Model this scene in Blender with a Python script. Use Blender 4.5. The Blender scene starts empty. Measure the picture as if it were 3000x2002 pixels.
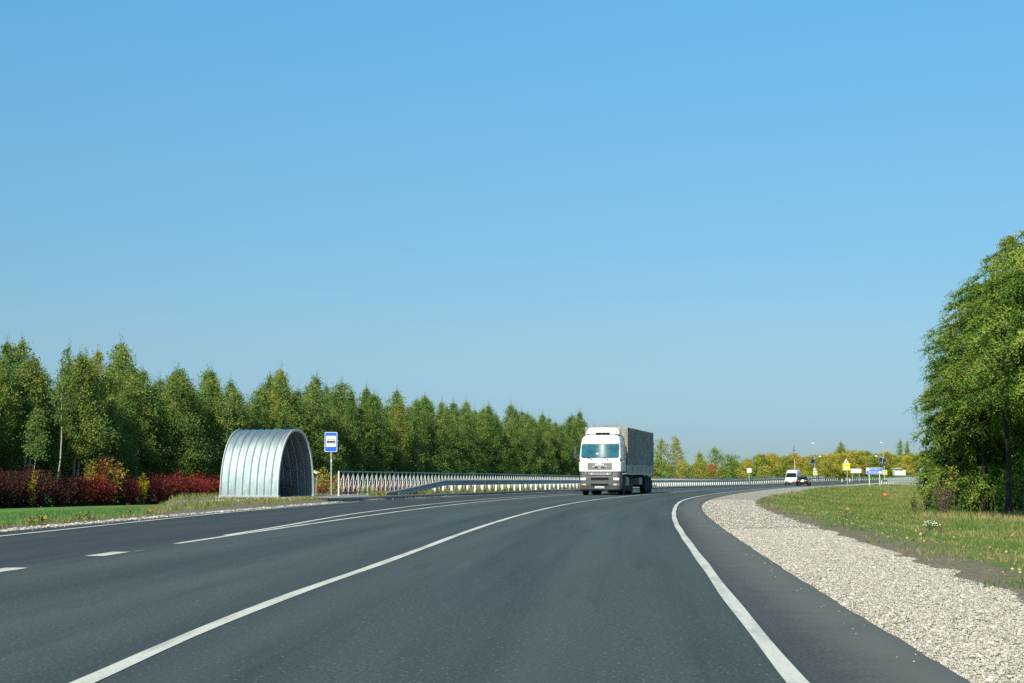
import bpy, math, random
import numpy as np
from mathutils import Vector, Matrix

SC = bpy.context.scene
R = math.radians
# ------------------------------------------------------------------ camera
F_PX, CH = 4700.0, 1.09                       # focal length in photo pixels, eye height
PITCH = math.atan((1394 - 1001) / F_PX)
cam_d = bpy.data.cameras.new("camera")
cam = bpy.data.objects.new("camera", cam_d)
SC.collection.objects.link(cam)
cam.location = (0, 0, CH)
cam.rotation_euler = (math.pi / 2 + PITCH, 0, 0)
cam_d.sensor_width = 36.0
cam_d.sensor_fit = 'HORIZONTAL'
cam_d.lens = F_PX / 3000 * 36
cam_d.clip_start, cam_d.clip_end = 0.2, 8000
SC.camera = cam
# ------------------------------------------------------------------ sky, sun, exposure
SUN_AZ = math.atan2(-0.33, -0.944)            # sun behind the viewer, to the left
SUN_EL = R(35)
W = bpy.data.worlds.new("World")
SC.world = W
W.use_nodes = True
wn, wl = W.node_tree.nodes, W.node_tree.links
bg = wn['Background']
sky = wn.new('ShaderNodeTexSky')
sky.sky_type = 'NISHITA'
sky.sun_disc = False
sky.sun_elevation = SUN_EL
sky.sun_rotation = SUN_AZ
sky.altitude = 100
sky.air_density = 0.8
sky.dust_density = 0.2
sky.ozone_density = 4.0
# clear autumn air: a deeper, flatter blue than the model's, graded by height over the horizon
tcw = wn.new('ShaderNodeTexCoord'); sxyz = wn.new('ShaderNodeSeparateXYZ'); crw = wn.new('ShaderNodeValToRGB')
wl.new(tcw.outputs['Generated'], sxyz.inputs['Vector']); wl.new(sxyz.outputs['Z'], crw.inputs['Fac'])
el = crw.color_ramp.elements
GR = [(0.0, (.355, .44, .51)), (.022, (.385, .475, .57)), (.083, (.615, .69, .655)), (.19, (.73, 1.04, .93)), (.289, (.78, 1.36, 1.28)), (.8, (.80, 1.15, 1.15))]
while len(el) < len(GR): el.new(.5)
for e_, (p_, c_) in zip(el, GR): e_.position = p_; e_.color = (*[v / 2 for v in c_], 1)
mlw = wn.new('ShaderNodeVectorMath'); mlw.operation = 'MULTIPLY'
sc2 = wn.new('ShaderNodeVectorMath'); sc2.operation = 'SCALE'; sc2.inputs['Scale'].default_value = 2.0
wl.new(sky.outputs['Color'], mlw.inputs[0]); wl.new(crw.outputs['Color'], mlw.inputs[1])
wl.new(mlw.outputs['Vector'], sc2.inputs[0]); wl.new(sc2.outputs['Vector'], bg.inputs['Color'])
bg.inputs['Strength'].default_value = 0.099
sun_d = bpy.data.lights.new("sun", 'SUN')
sun_d.energy = 5.0
sun_d.angle = R(0.5)
sun_d.color = (1.0, 0.915, 0.76)
sun = bpy.data.objects.new("sun", sun_d)
SC.collection.objects.link(sun)
to_sun = Vector((math.sin(SUN_AZ) * math.cos(SUN_EL), math.cos(SUN_AZ) * math.cos(SUN_EL), math.sin(SUN_EL)))
sun.rotation_euler = (-to_sun).to_track_quat('-Z', 'Y').to_euler()
SC.view_settings.view_transform = 'Standard'
SC.view_settings.look = 'None'
SC.view_settings.exposure = 0.35
SC.view_settings.gamma = 1.0
SC.render.engine = 'CYCLES'
SC.cycles.max_bounces = 6
SC.cycles.transparent_max_bounces = 6
SC.cycles.use_denoising = False
SC.cycles.use_adaptive_sampling = False
SC.cycles.sample_clamp_indirect = 4.0
SC.cycles.caustics_reflective = False
SC.cycles.caustics_refractive = False

# ------------------------------------------------------------------ helpers
rng = np.random.default_rng(7)
random.seed(7)


def sstep(t):
    t = np.clip(t, 0.0, 1.0)
    return t * t * (3 - 2 * t)


def spline(xs, ys):
    xs = np.array(xs, float); ys = np.array(ys, float); n = len(xs)
    h = np.diff(xs); A = np.eye(n); b = np.zeros(n)
    for i in range(1, n - 1):
        A[i, i - 1:i + 2] = h[i - 1], 2 * (h[i - 1] + h[i]), h[i]
        b[i] = 6 * ((ys[i + 1] - ys[i]) / h[i] - (ys[i] - ys[i - 1]) / h[i - 1])
    M = np.linalg.solve(A, b)
    s0 = (ys[1] - ys[0]) / h[0] - h[0] * (2 * M[0] + M[1]) / 6
    s1 = (ys[-1] - ys[-2]) / h[-1] + h[-1] * (M[-2] + 2 * M[-1]) / 6

    def f(x):
        x = np.asarray(x, float); xc = np.clip(x, xs[0], xs[-1])
        i = np.clip(np.searchsorted(xs, xc) - 1, 0, n - 2)
        d = xc - xs[i]; e = xs[i + 1] - xc; hi = h[i]
        v = (M[i] * e**3 + M[i + 1] * d**3) / (6 * hi) + (ys[i] / hi - M[i] * hi / 6) * e + (ys[i + 1] / hi - M[i + 1] * hi / 6) * d
        return v + np.where(x < xs[0], s0 * (x - xs[0]), 0) + np.where(x > xs[-1], s1 * (x - xs[-1]), 0)
    return f


# the bend of the highway: X of the line between the two lanes for every distance Y
ref = spline([-30, 0, 8, 15, 25, 40, 60, 80, 100, 120, 150, 180, 204, 240, 280, 330, 400, 480],
             [-4.85, -2.91, -2.40, -1.95, -1.26, -.06, 2.0, 4.9, 8.45, 12.3, 18.2, 24.6, 30.2, 39.5, 52, 72, 105, 145])
Hs = spline([-60, 0, 40, 70, 90, 120, 147, 180, 215, 265, 300, 345, 420, 600],
            [0, 0, 0, 0, -.03, -.10, -.19, -.29, -.38, -.50, -.38, -.13, 0, .2])


def slope(y):
    return (ref(np.asarray(y) + .5) - ref(np.asarray(y) - .5))


def road_x(y, u):
    return ref(y) + u * np.sqrt(1 + slope(y)**2)


def road_u(x, y):
    return (x - ref(y)) / np.sqrt(1 + slope(y)**2)


def at(px, py, Y):
    """a pixel of the photograph at distance Y -> point"""
    a = (px - 1500) / F_PX; u = -(py - 1001) / F_PX
    dy = math.cos(PITCH) - math.sin(PITCH) * u
    dz = math.sin(PITCH) + math.cos(PITCH) * u
    t = Y / dy
    return Vector((a * t, Y, CH + dz * t))


def wob(x, y, s=1.0, k=0.0):
    return (np.sin(x * 1.7 * s + y * .6 * s + k) + np.sin(x * .9 * s - y * 1.3 * s + 1.3 + k) + np.sin(x * 3.1 * s + y * 2.3 * s + 2.1 * k)
            + np.sin(x * .4 * s + y * 3.7 * s + .7)) * .25


gravel_out = spline([-20, 12, 20, 30, 50, 70, 85, 110, 150, 200, 400], [6.7, 6.75, 7.1, 7.4, 7.45, 7.5, 7.75, 8.4, 8.9, 9.2, 9.2])
asph_right = spline([-20, 8, 14, 25, 40, 94, 130, 200, 400], [4.78, 4.79, 4.83, 4.93, 5.0, 4.95, 5.1, 5.2, 5.2])
edge_left = spline([-20, 29, 40, 48, 56, 68, 90], [-8.2, -8.28, -8.7, -9.0, -9.12, -9.3, -9.4])
asph_left = spline([-20, 25, 35, 50, 60, 68, 400], [-9.1, -9.25, -9.36, -9.45, -9.6, -9.9, -9.9])
kerb_u = spline([60, 68, 74, 80, 90, 105, 140, 200, 400], [-10.7, -10.55, -10.2, -9.9, -9.62, -9.35, -9.35, -9.35, -9.35])
fence_u = spline([60, 75, 85, 95, 110, 140, 400], [-12.5, -12.0, -11.5, -11.15, -10.9, -10.8, -10.8])


line_mid = spline([-20, 5, 8.6, 10.5, 20, 30, 60, 80, 100, 117, 150, 400], [.22, .15, .10, .015, -.03, -.10, -.08, .0, .15, .12, .0, .0])
line_right = spline([-20, 5, 8.6, 12, 20, 40, 55, 70, 100, 400], [3.82, 3.85, 3.865, 3.89, 3.98, 4.08, 4.13, 4.0, 3.96, 3.95])


def terrain(X, Y):
    X = np.asarray(X, float); Y = np.asarray(Y, float)
    u = road_u(X, Y); h = Hs(Y)
    sd = (X + 10.3) * .975 + (Y - 45) * .222
    ulim = np.interp(Y, [60, 80, 95, 400], [-21, -19, -12.6, -12.0])
    m = sstep((sd + .8) / 2.6) * sstep((Y - 43) / 7) * sstep((u - ulim + 3.0) / 3.0)
    drop = .95 * sstep((-u - 10.4) / 4.5) + .3 * sstep((Y - 80) / 140) * sstep((-u - 10.4) / 8)
    zl = -drop * (1 - m) + m * (.10 + .05 * wob(X, Y, .8))
    dr = .62 * sstep((u - 7.2) / 6.0) * (1 - sstep((Y - 110) / 130))
    zr = -.02 - dr + .05 * wob(X, Y, .55, 1) * sstep((u - 7.5) / 3) + .03 * wob(X, Y, 2.3) * sstep((u - 6.8) / 1.5)
    z = h + np.where(u < -2, zl, zr)
    z = z + sstep((Y - 374) / 60) * (.3 + .8 * sstep((X - 66) / 36)) + sstep((Y - 430) / 70) * sstep((X - 66) / 50)
    go = gravel_out(Y)
    lo = np.where(Y < 66, -10.2, kerb_u(Y) - .3)
    inside = sstep((u - lo) / .5) * sstep((go - .25 + .25 * wob(X, Y, 1.9) - u) / .5) * (Y < 371)
    return z - inside * .16


# ---- materials
def mat(name, col=(.5, .5, .5), rough=.6, metal=0.0, spec=.5, coat=0.0):
    m = bpy.data.materials.new(name); m.use_nodes = True
    p = m.node_tree.nodes['Principled BSDF']
    p.inputs['Base Color'].default_value = (*col, 1)
    p.inputs['Roughness'].default_value = rough
    p.inputs['Metallic'].default_value = metal
    p.inputs['Specular IOR Level'].default_value = spec
    p.inputs['Coat Weight'].default_value = coat
    return m


class N:
    """small node-building helper"""
    def __init__(s, m):
        s.m = m; s.t = m.node_tree; s.p = s.t.nodes['Principled BSDF']

    def n(s, typ, **kw):
        nd = s.t.nodes.new(typ)
        for k, v in kw.items():
            if k in nd.inputs: nd.inputs[k].default_value = v
            else: setattr(nd, k, v)
        return nd

    def l(s, a, b): s.t.links.new(a, b)

    def coord(s, kind='Object'):
        return s.n('ShaderNodeTexCoord').outputs[kind]

    def map(s, vec, scale):
        mp = s.n('ShaderNodeMapping'); mp.inputs['Scale'].default_value = scale
        s.l(vec, mp.inputs['Vector']); return mp.outputs['Vector']

    def noise(s, vec, scale, detail=4, rough=.6):
        nd = s.n('ShaderNodeTexNoise', Scale=scale, Detail=detail, Roughness=rough)
        if vec is not None: s.l(vec, nd.inputs['Vector'])
        return nd.outputs['Fac']

    def ramp(s, fac, stops):
        nd = s.n('ShaderNodeValToRGB'); e = nd.color_ramp.elements
        while len(e) < len(stops): e.new(.5)
        for el, (p, c) in zip(e, stops):
            el.position = p; el.color = (*c, 1) if len(c) == 3 else c
        s.l(fac, nd.inputs['Fac']); return nd.outputs['Color']

    def mix(s, fac, a, b, blend='MIX'):
        nd = s.n('ShaderNodeMix', data_type='RGBA', blend_type=blend)
        for i, v in ((0, fac), (6, a), (7, b)):
            if isinstance(v, (int, float)): nd.inputs[i].default_value = v
            elif isinstance(v, tuple): nd.inputs[i].default_value = (*v, 1)
            else: s.l(v, nd.inputs[i])
        return nd.outputs[2]

    def math(s, op, a, b=0.0):
        nd = s.n('ShaderNodeMath', operation=op)
        for i, v in ((0, a), (1, b)):
            if isinstance(v, (int, float)): nd.inputs[i].default_value = v
            else: s.l(v, nd.inputs[i])
        return nd.outputs[0]

    def attr(s, name):
        return s.n('ShaderNodeAttribute', attribute_name=name).outputs['Fac']

    def bump(s, h, strength, dist=.02):
        nd = s.n('ShaderNodeBump', Strength=strength, Distance=dist)
        s.l(h, nd.inputs['Height']); s.l(nd.outputs['Normal'], s.p.inputs['Normal'])

    def base(s, c): s.l(c, s.p.inputs['Base Color'])


# ---- mesh builder
class MB:
    def __init__(s):
        s.v = []; s.f = []

    def add(s, vs, fs):
        o = len(s.v); s.v += [tuple(p) for p in vs]; s.f += [tuple(i + o for i in f) for f in fs]; return s

    def box(s, c, size, rz=0.0, M=None):
        x, y, z = [q / 2 for q in size]
        vs = [Vector((a * x, b * y, d * z)) for d in (-1, 1) for a, b in ((-1, -1), (1, -1), (1, 1), (-1, 1))]
        M = M or Matrix.Rotation(rz, 3, 'Z')
        vs = [M @ p + Vector(c) for p in vs]
        return s.add(vs, [(3, 2, 1, 0), (4, 5, 6, 7), (0, 1, 5, 4), (1, 2, 6, 5), (2, 3, 7, 6), (3, 0, 4, 7)])

    def rbox(s, c, size, r=.02):
        """box with rounded vertical edges and chamfered top and bottom"""
        x, y, z = [q / 2 for q in size]
        rings = []
        for zz, k in ((-z, r), (-z + r * .6, 0), (z - r * .6, 0), (z, r)):
            rings.append(rrect(x - k * .6, y - k * .6, zz, max(r, .004), 3, c))
        return s.loft(rings)

    def bar(s, a, b, w, h=None, up=(0, 0, 1)):
        a = Vector(a); b = Vector(b); h = h or w
        d = (b - a).normalized(); up = Vector(up)
        if abs(d.dot(up)) > .97: up = Vector((0, 1, 0))
        r = d.cross(up).normalized(); q = r.cross(d)
        vs = [p + r * (i * w / 2) + q * (j * h / 2) for p in (a, b) for i, j in ((-1, -1), (1, -1), (1, 1), (-1, 1))]
        return s.add(vs, [(0, 1, 2, 3), (7, 6, 5, 4), (0, 4, 5, 1), (1, 5, 6, 2), (2, 6, 7, 3), (3, 7, 4, 0)])

    def tube(s, pts, rad, n=8, cap=True):
        pts = [Vector(p) for p in pts]
        if isinstance(rad, (int, float)): rad = [rad] * len(pts)
        rings = []
        for i, p in enumerate(pts):
            d = (pts[min(i + 1, len(pts) - 1)] - pts[max(i - 1, 0)]).normalized()
            a = d.cross(Vector((0, 0, 1)) if abs(d.z) < .9 else Vector((1, 0, 0))).normalized(); b = d.cross(a)
            rings.append([p + (a * math.cos(t) + b * math.sin(t)) * rad[i] for t in [2 * math.pi * k / n for k in range(n)]])
        return s.loft(rings, cap)

    def loft(s, rings, cap=True, closed=True):
        n = len(rings[0]); o = len(s.v)
        for r in rings: s.v += [tuple(p) for p in r]
        for i in range(len(rings) - 1):
            for k in range(n if closed else n - 1):
                a = o + i * n + k; b = o + i * n + (k + 1) % n
                s.f.append((a, b, b + n, a + n))
        if cap and closed:
            s.f.append(tuple(o + k for k in reversed(range(n))))
            s.f.append(tuple(o + (len(rings) - 1) * n + k for k in range(n)))
        return s

    def cyl(s, a, b, r, n=16): return s.tube([a, b], r, n)

    def prism(s, outline, a, b):
        """outline of 3-D points swept from offset a to offset b (vectors)"""
        return s.loft([[Vector(p) + Vector(a) for p in outline], [Vector(p) + Vector(b) for p in outline]])

    def grid(s, fn, us, vs):
        o = len(s.v); n = len(vs)
        for a in us:
            for b in vs: s.v.append(tuple(fn(a, b)))
        for i in range(len(us) - 1):
            for j in range(n - 1):
                k = o + i * n + j
                s.f.append((k, k + 1, k + n + 1, k + n))
        return s

    def build(s, name, m, parent=None, smooth=False, off=(0, 0, 0), solid=0.0):
        me = bpy.data.meshes.new(name)
        o = Vector(off)
        me.from_pydata([tuple(Vector(p) - o) for p in s.v], [], s.f)
        me.update()
        ob = link(name, me, m, parent)
        if smooth: shade(me, 40 if smooth is True else smooth)
        if solid:
            md = ob.modifiers.new('thick', 'SOLIDIFY'); md.thickness = solid; md.offset = 0
        return ob


def shade(me, deg=40):
    me.polygons.foreach_set('use_smooth', np.ones(len(me.polygons), bool))
    try:
        me.set_sharp_from_angle(angle=R(deg))
    except Exception:
        pass


def link(name, me, m=None, parent=None):
    ob = bpy.data.objects.new(name, me)
    SC.collection.objects.link(ob)
    if m is not None:
        if isinstance(m, (list, tuple)):
            for q in m: me.materials.append(q)
        else: me.materials.append(m)
    if parent is not None: ob.parent = parent
    return ob


def arr_mesh(name, V, Fq, tint=None, m=None, parent=None, smooth=False):
    """numpy mesh: V (n,3), Fq (k,3|4) ints, tint per face"""
    me = bpy.data.meshes.new(name)
    V = np.asarray(V, np.float32); Fq = np.asarray(Fq, np.int32); k = Fq.shape[1]
    me.vertices.add(len(V)); me.vertices.foreach_set('co', V.ravel())
    me.loops.add(Fq.size); me.loops.foreach_set('vertex_index', Fq.ravel())
    me.polygons.add(len(Fq)); me.polygons.foreach_set('loop_start', np.arange(0, Fq.size, k, dtype=np.int32))
    me.update(calc_edges=True)
    if tint is not None:
        at_ = me.attributes.new('tint', 'FLOAT', 'FACE'); at_.data.foreach_set('value', np.asarray(tint, np.float32))
    if smooth: me.polygons.foreach_set('use_smooth', np.ones(len(Fq), bool))
    return link(name, me, m, parent)


def tag(o, label=None, cat=None, group=None, kind=None):
    if label: o['label'] = label
    if cat: o['category'] = cat
    if group: o['group'] = group
    if kind: o['kind'] = kind
    return o


def thing(name, label, cat, loc=(0, 0, 0), rz=0.0, group=None):
    o = bpy.data.objects.new(name, None); SC.collection.objects.link(o)
    o.location = loc; o.rotation_euler = (0, 0, rz); o.empty_display_size = .2
    return tag(o, label, cat, group)


def dup(root, loc, rz=0.0, scale=1.0, label=None, group=None):
    r = root.copy(); SC.collection.objects.link(r)
    r.location = loc; r.rotation_euler = (0, 0, rz)
    r.scale = (scale,) * 3 if isinstance(scale, (int, float)) else scale
    if label: r['label'] = label
    if group: r['group'] = group
    for ch in list(root.children):
        c = ch.copy(); SC.collection.objects.link(c); c.parent = r
        for g in list(ch.children):
            d = g.copy(); SC.collection.objects.link(d); d.parent = c
    return r


def rrect(x, y, z, r, n=3, c=(0, 0, 0)):
    out = []
    for sx, sy, a0 in ((1, 1, 0), (-1, 1, 90), (-1, -1, 180), (1, -1, 270)):
        for k in range(n + 1):
            a = R(a0 + 90 * k / n)
            out.append(Vector((c[0] + sx * (x - r) + r * math.cos(a), c[1] + sy * (y - r) + r * math.sin(a), c[2] + z)))
    return out


def text_mesh(body, size, depth=.002, bold=0.0, align='CENTER'):
    cu = bpy.data.curves.new('lettering', 'FONT'); cu.body = body; cu.size = size; cu.extrude = depth
    cu.align_x = align; cu.align_y = 'CENTER'; cu.offset = bold
    ob = bpy.data.objects.new('lettering', cu); SC.collection.objects.link(ob)
    dg = bpy.context.evaluated_depsgraph_get()
    me = bpy.data.meshes.new_from_object(ob.evaluated_get(dg))
    bpy.data.objects.remove(ob); bpy.data.curves.remove(cu)
    return me


def lettering(body, size, m, parent, loc, rot=(math.pi / 2, 0, 0), depth=.003, bold=0.0, name='lettering', sx=1.0):
    o = link(name, text_mesh(body, size, depth, bold), m, parent)
    o.location = loc; o.rotation_euler = rot; o.scale = (sx, 1, 1)
    return o


def wheel(parent, c, r, w, mt, mr, name='wheel', n=24):
    """c = hub centre, axis along local X"""
    t = MB()
    prof = [(-.5, .60), (-.5, .93), (-.40, 1.0), (.40, 1.0), (.5, .93), (.5, .60)]
    t.loft([[Vector((c[0] + a * w, c[1] + r * b * math.cos(q), c[2] + r * b * math.sin(q))) for q in [2 * math.pi * k / n for k in range(n)]] for a, b in prof])
    tw = t.build(name, mt, parent, smooth=35)
    h = MB()
    for sd in (-1, 1):
        rp = [(.50, .60), (.44, .56), (.30, .40), (.34, .2), (.36, .0001)]
        h.loft([[Vector((c[0] + sd * a * w * 1.02, c[1] + r * b * math.cos(q), c[2] + r * b * math.sin(q))) for q in [2 * math.pi * k / 16 for k in range(16)]] for a, b in rp], cap=False)
    h.build('rim', mr, tw, smooth=35)
    return tw
# ------------------------------------------------------------------ ground materials
def asphalt(name, base, light, tint, speck=.4, track=.20):
    m = mat(name, base, .78, spec=.35); q = N(m)
    uv = q.coord('UV')
    broad = q.noise(q.map(uv, (1.1, .035, 1)), 1.0, 4, .55)
    blot = q.noise(q.map(uv, (.5, .2, 1)), 1.0, 5, .65)
    c = q.mix(q.ramp(broad, [(.35, (0, 0, 0)), (.68, (1, 1, 1))]), base, light)
    c = q.mix(q.math('MULTIPLY', q.ramp(blot, [(.42, (0, 0, 0)), (.7, (1, 1, 1))]), .55), c, tint)
    fine = q.noise(uv, 34, 5, .85)
    c = q.mix(.85, c, q.ramp(fine, [(.34, (.10, .10, .10)), (.5, (.5, .5, .5)), (.66, (.93, .93, .93))]), 'OVERLAY')
    sx = q.n('ShaderNodeSeparateXYZ'); q.l(uv, sx.inputs[0])
    wob_ = q.math('MULTIPLY', q.math('SUBTRACT', q.noise(q.map(uv, (.2, .06, 1)), 1.0, 2), .5), .9)
    trk = q.math('SINE', q.math('MULTIPLY', q.math('ADD', sx.outputs['X'], wob_), 3.14))   # polished wheel tracks along the lanes
    c = q.mix(q.math('MULTIPLY', q.ramp(trk, [(.35, (0, 0, 0)), (.95, (1, 1, 1))]), track), c, tuple(v * 1.5 for v in light))
    drip = q.noise(q.map(uv, (2.6, .16, 1)), 1.0, 5, .7)
    c = q.mix(q.math('MULTIPLY', q.ramp(drip, [(.56, (0, 0, 0)), (.70, (1, 1, 1))]), .35), c, tuple(v * .55 for v in base))
    st = q.n('ShaderNodeTexVoronoi', Scale=38.0); q.l(uv, st.inputs['Vector'])
    rnd = q.n('ShaderNodeSeparateColor'); q.l(st.outputs['Color'], rnd.inputs['Color'])
    pick = q.math('MULTIPLY', q.math('GREATER_THAN', rnd.outputs[0], .94), q.math('LESS_THAN', st.outputs['Distance'], .33))
    c = q.mix(q.math('MULTIPLY', pick, speck), c, (.34, .36, .35))
    q.base(c)
    q.bump(fine, .45, .006)
    return m


M_ROAD = asphalt('road_asphalt', (.036, .053, .050), (.066, .088, .082), (.046, .066, .055))
M_LAYBY = asphalt('fresh_asphalt', (.034, .043, .045), (.051, .062, .062), (.029, .037, .038), .2, .06)
M_SHOULD = asphalt('shoulder_asphalt', (.048, .058, .056), (.090, .099, .092), (.068, .072, .067), .2, .0)

_q = N(M_SHOULD); _uv = _q.coord('UV'); _sx = _q.n('ShaderNodeSeparateXYZ'); _q.l(_uv, _sx.inputs[0])
_e = _q.math('ADD', _sx.outputs['X'], _q.math('MULTIPLY', _q.math('SUBTRACT', _q.noise(_uv, 1.6, 4, .65), .5), .7))
_lk = _q.p.inputs['Base Color'].links[0].from_socket
_q.base(_q.mix(_q.ramp(_q.math('MULTIPLY', _q.math('SUBTRACT', _e, 4.12), 1.4), [(0, (0, 0, 0)), (.85, (.85, .85, .85))]), _lk, (.140, .148, .128)))   # dust blown off the gravel
M_PAINT = mat('road_paint', (.74, .76, .66), .6, spec=.3); _q = N(M_PAINT)
_c = _q.coord('UV')
_w = _q.ramp(_q.noise(_c, 26, 5, .7), [(.28, (.20, .21, .19)), (.42, (.60, .62, .53)), (.8, (.70, .715, .62))])
_w2 = _q.ramp(_q.noise(_q.map(_c, (5, .8, 1)), 1, 4, .6), [(.28, (.62, .63, .60)), (.52, (1, 1, 1))])
_q.base(_q.mix(1.0, _w, _w2, 'MULTIPLY'))

M_GRAVEL = mat('gravel', (.55, .52, .44), .95, spec=.15); _q = N(M_GRAVEL)
_o = _q.coord('Object')
_v = _q.n('ShaderNodeTexVoronoi', Scale=58.0); _q.l(_q.map(_o, (1, .8, 1)), _v.inputs['Vector'])
_v2 = _q.n('ShaderNodeTexVoronoi', Scale=11.0); _q.l(_o, _v2.inputs['Vector'])
_s = _q.n('ShaderNodeSeparateColor'); _q.l(_v.outputs['Color'], _s.inputs['Color'])
_cc = _q.ramp(_s.outputs[0], [(0, (.28, .265, .22)), (.25, (.46, .435, .36)), (.6, (.60, .565, .47)), (1, (.72, .69, .59))])
_cc = _q.mix(_q.ramp(_v.outputs['Distance'], [(.55, (0, 0, 0)), (.95, (.8, .8, .8))]), _cc, (.14, .13, .115))
_cc = _q.mix(_q.ramp(_q.noise(_o, .9, 4, .6), [(.4, (0, 0, 0)), (.75, (.5, .5, .5))]), _cc, (.34, .31, .25))
_q.base(_cc)
_q.bump(_q.math('ADD', _q.math('MULTIPLY', _v.outputs['Distance'], -1.0), _q.math('MULTIPLY', _v2.outputs['Distance'], -1.2)), 1.0, .03)

M_STONE = mat('gravel_stone', (.55, .52, .45), .95, spec=.15); _q = N(M_STONE)
_q.base(_q.ramp(_q.attr('tint'), [(0, (.22, .21, .18)), (.22, (.40, .38, .315)), (.7, (.55, .52, .435)), (1, (.70, .68, .59))]))

M_GROUND = mat('verge_ground', (.1, .1, .05), .95, spec=.1); _q = N(M_GROUND)
_o = _q.coord('Object')
_n1 = _q.noise(_o, .55, 5, .65); _n2 = _q.noise(_o, 3.2, 5, .7); _n3 = _q.noise(_o, 24, 4, .75)
_gr = _q.ramp(_n2, [(.28, (.075, .125, .026)), (.45, (.130, .190, .044)), (.58, (.200, .205, .066)), (.74, (.27, .215, .10))])
_gr = _q.mix(_q.ramp(_n1, [(.42, (0, 0, 0)), (.66, (.6, .6, .6))]), _gr, (.090, .150, .036))
_di = _q.ramp(_n3, [(.25, (.10, .09, .072)), (.55, (.205, .178, .132)), (.8, (.33, .29, .22))])
_dm = _q.math('ADD', _q.attr('dirt'), _q.math('MULTIPLY', _q.math('SUBTRACT', _n2, .5), 2.2))
_g = _q.mix(_q.ramp(_dm, [(.42, (0, 0, 0)), (.62, (1, 1, 1))]), _gr, _di)
_cr = _q.ramp(_q.noise(_q.map(_o, (1.2, 3, 1)), 1.5, 5, .7), [(.3, (.085, .200, .044)), (.7, (.135, .265, .072))])
_g = _q.mix(_q.attr('crop'), _g, _cr)
_g = _q.mix(.7, _g, _q.ramp(_n3, [(.2, (.22, .22, .22)), (.5, (.5, .5, .5)), (.8, (.78, .78, .78))]), 'OVERLAY')
_q.base(_g); _q.bump(_n3, .6, .03)

M_CONC = mat('kerb_concrete', (.30, .31, .28), .9, spec=.2); _q = N(M_CONC)
_o = _q.coord('UV')
_cc = _q.ramp(_q.noise(_q.map(_o, (6, 1.5, 1)), 1.6, 6, .7), [(.28, (.15, .155, .135)), (.5, (.25, .255, .235)), (.75, (.36, .365, .34))])
_jt = _q.n('ShaderNodeTexWave', wave_type='BANDS', bands_direction='Y', Scale=.314); _q.l(_o, _jt.inputs['Vector'])
_cc = _q.mix(_q.ramp(_jt.outputs['Fac'], [(.0, (1, 1, 1)), (.0035, (0, 0, 0))]), _cc, (.05, .05, .045))
_q.base(_cc); _q.bump(_q.noise(_o, 30, 4, .7), .3, .01)
M_PAVE = mat('pavement_slab', (.33, .33, .31), .9, spec=.2); _q = N(M_PAVE)
_o = _q.coord('Object')
_q.base(_q.ramp(_q.noise(_o, 2.2, 6, .7), [(.3, (.19, .19, .165)), (.55, (.28, .28, .26)), (.8, (.38, .375, .34))]))
_q.bump(_q.noise(_o, 30, 4, .7), .3, .01)

# ------------------------------------------------------------------ ground sheet
def uniq(*parts): return np.unique(np.round(np.concatenate(parts), 3))


YS = uniq(np.arange(-30, 10, 2.), np.arange(8, 130, .7), np.arange(130, 300, 2.), np.arange(300, 560, 6.), np.array([600, 700, 850, 1100, 1500, 2200, 3500, 6000.]))
US = uniq(np.array([-2500, -1500, -900, -600, -400, -280, -200, -150, -110, -85, -65, -52, -44.]), np.arange(-38, -22, 1.2), np.arange(-22, -9, .45), np.array([-9.2, -6, -3, 0, 3, 5.5]),
          np.arange(6.2, 20, .3), np.arange(20, 36, 1.2), np.array([38, 44, 52, 65, 85, 110, 150, 200, 280, 400, 600, 900, 1500, 2500.]))
gy, gu = np.meshgrid(YS, US, indexing='ij')
slY = np.where(gy > 480, slope(480.), slope(gy))
gx = np.where(gy > 480, ref(480.) + 0 * gy, ref(np.minimum(gy, 480.))) + gu * np.sqrt(1 + slY**2)
gz = terrain(gx, gy)
nI, nJ = gx.shape
idx = np.arange(nI * nJ).reshape(nI, nJ)
Fg = np.stack([idx[:-1, :-1], idx[:-1, 1:], idx[1:, 1:], idx[1:, :-1]], -1).reshape(-1, 4)
ground = arr_mesh('ground', np.stack([gx, gy, gz], -1).reshape(-1, 3), Fg, None, M_GROUND, smooth=True)
tag(ground, kind='structure')
uu = road_u(gx, gy)
sdm = (gx + 10.3) * .975 + (gy - 45) * .222
crop = np.clip(sstep((-uu - 11.2) / 1.2) * (1 - sstep((sdm + .9) / 1.4) * sstep((gy - 43) / 6)) * (gy < 300), 0, 1)
crop = np.maximum(crop, sstep((gy - 375) / 12) * sstep((gx - 60) / 14) * (1 - sstep((gy - 452) / 16)))
dirt = np.zeros_like(gx)
dirt += .75 * sstep((gravel_out(gy) + .9 - uu) / .7) * (uu > 0) + .24 * sstep((1.6 - np.abs(uu - gravel_out(gy) - 1.6)) / 1.2) * (uu > 0)
dirt += .80 * sstep((uu + 11.2) / .6) * (uu < 0) * (gy < 90)
dirt += .72 * sstep((sdm + 1.2) / 1.5) * sstep((gy - 43) / 5) * (gy < 90) * (uu < -10)
dirt += .35 * sstep((-uu - 23) / 3) * (gy > 90) * (uu < 0)
for nm, a in (('crop', crop), ('dirt', dirt)):
    t_ = ground.data.attributes.new(nm, 'FLOAT', 'POINT'); t_.data.foreach_set('value', a.astype(np.float32).ravel())


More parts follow.
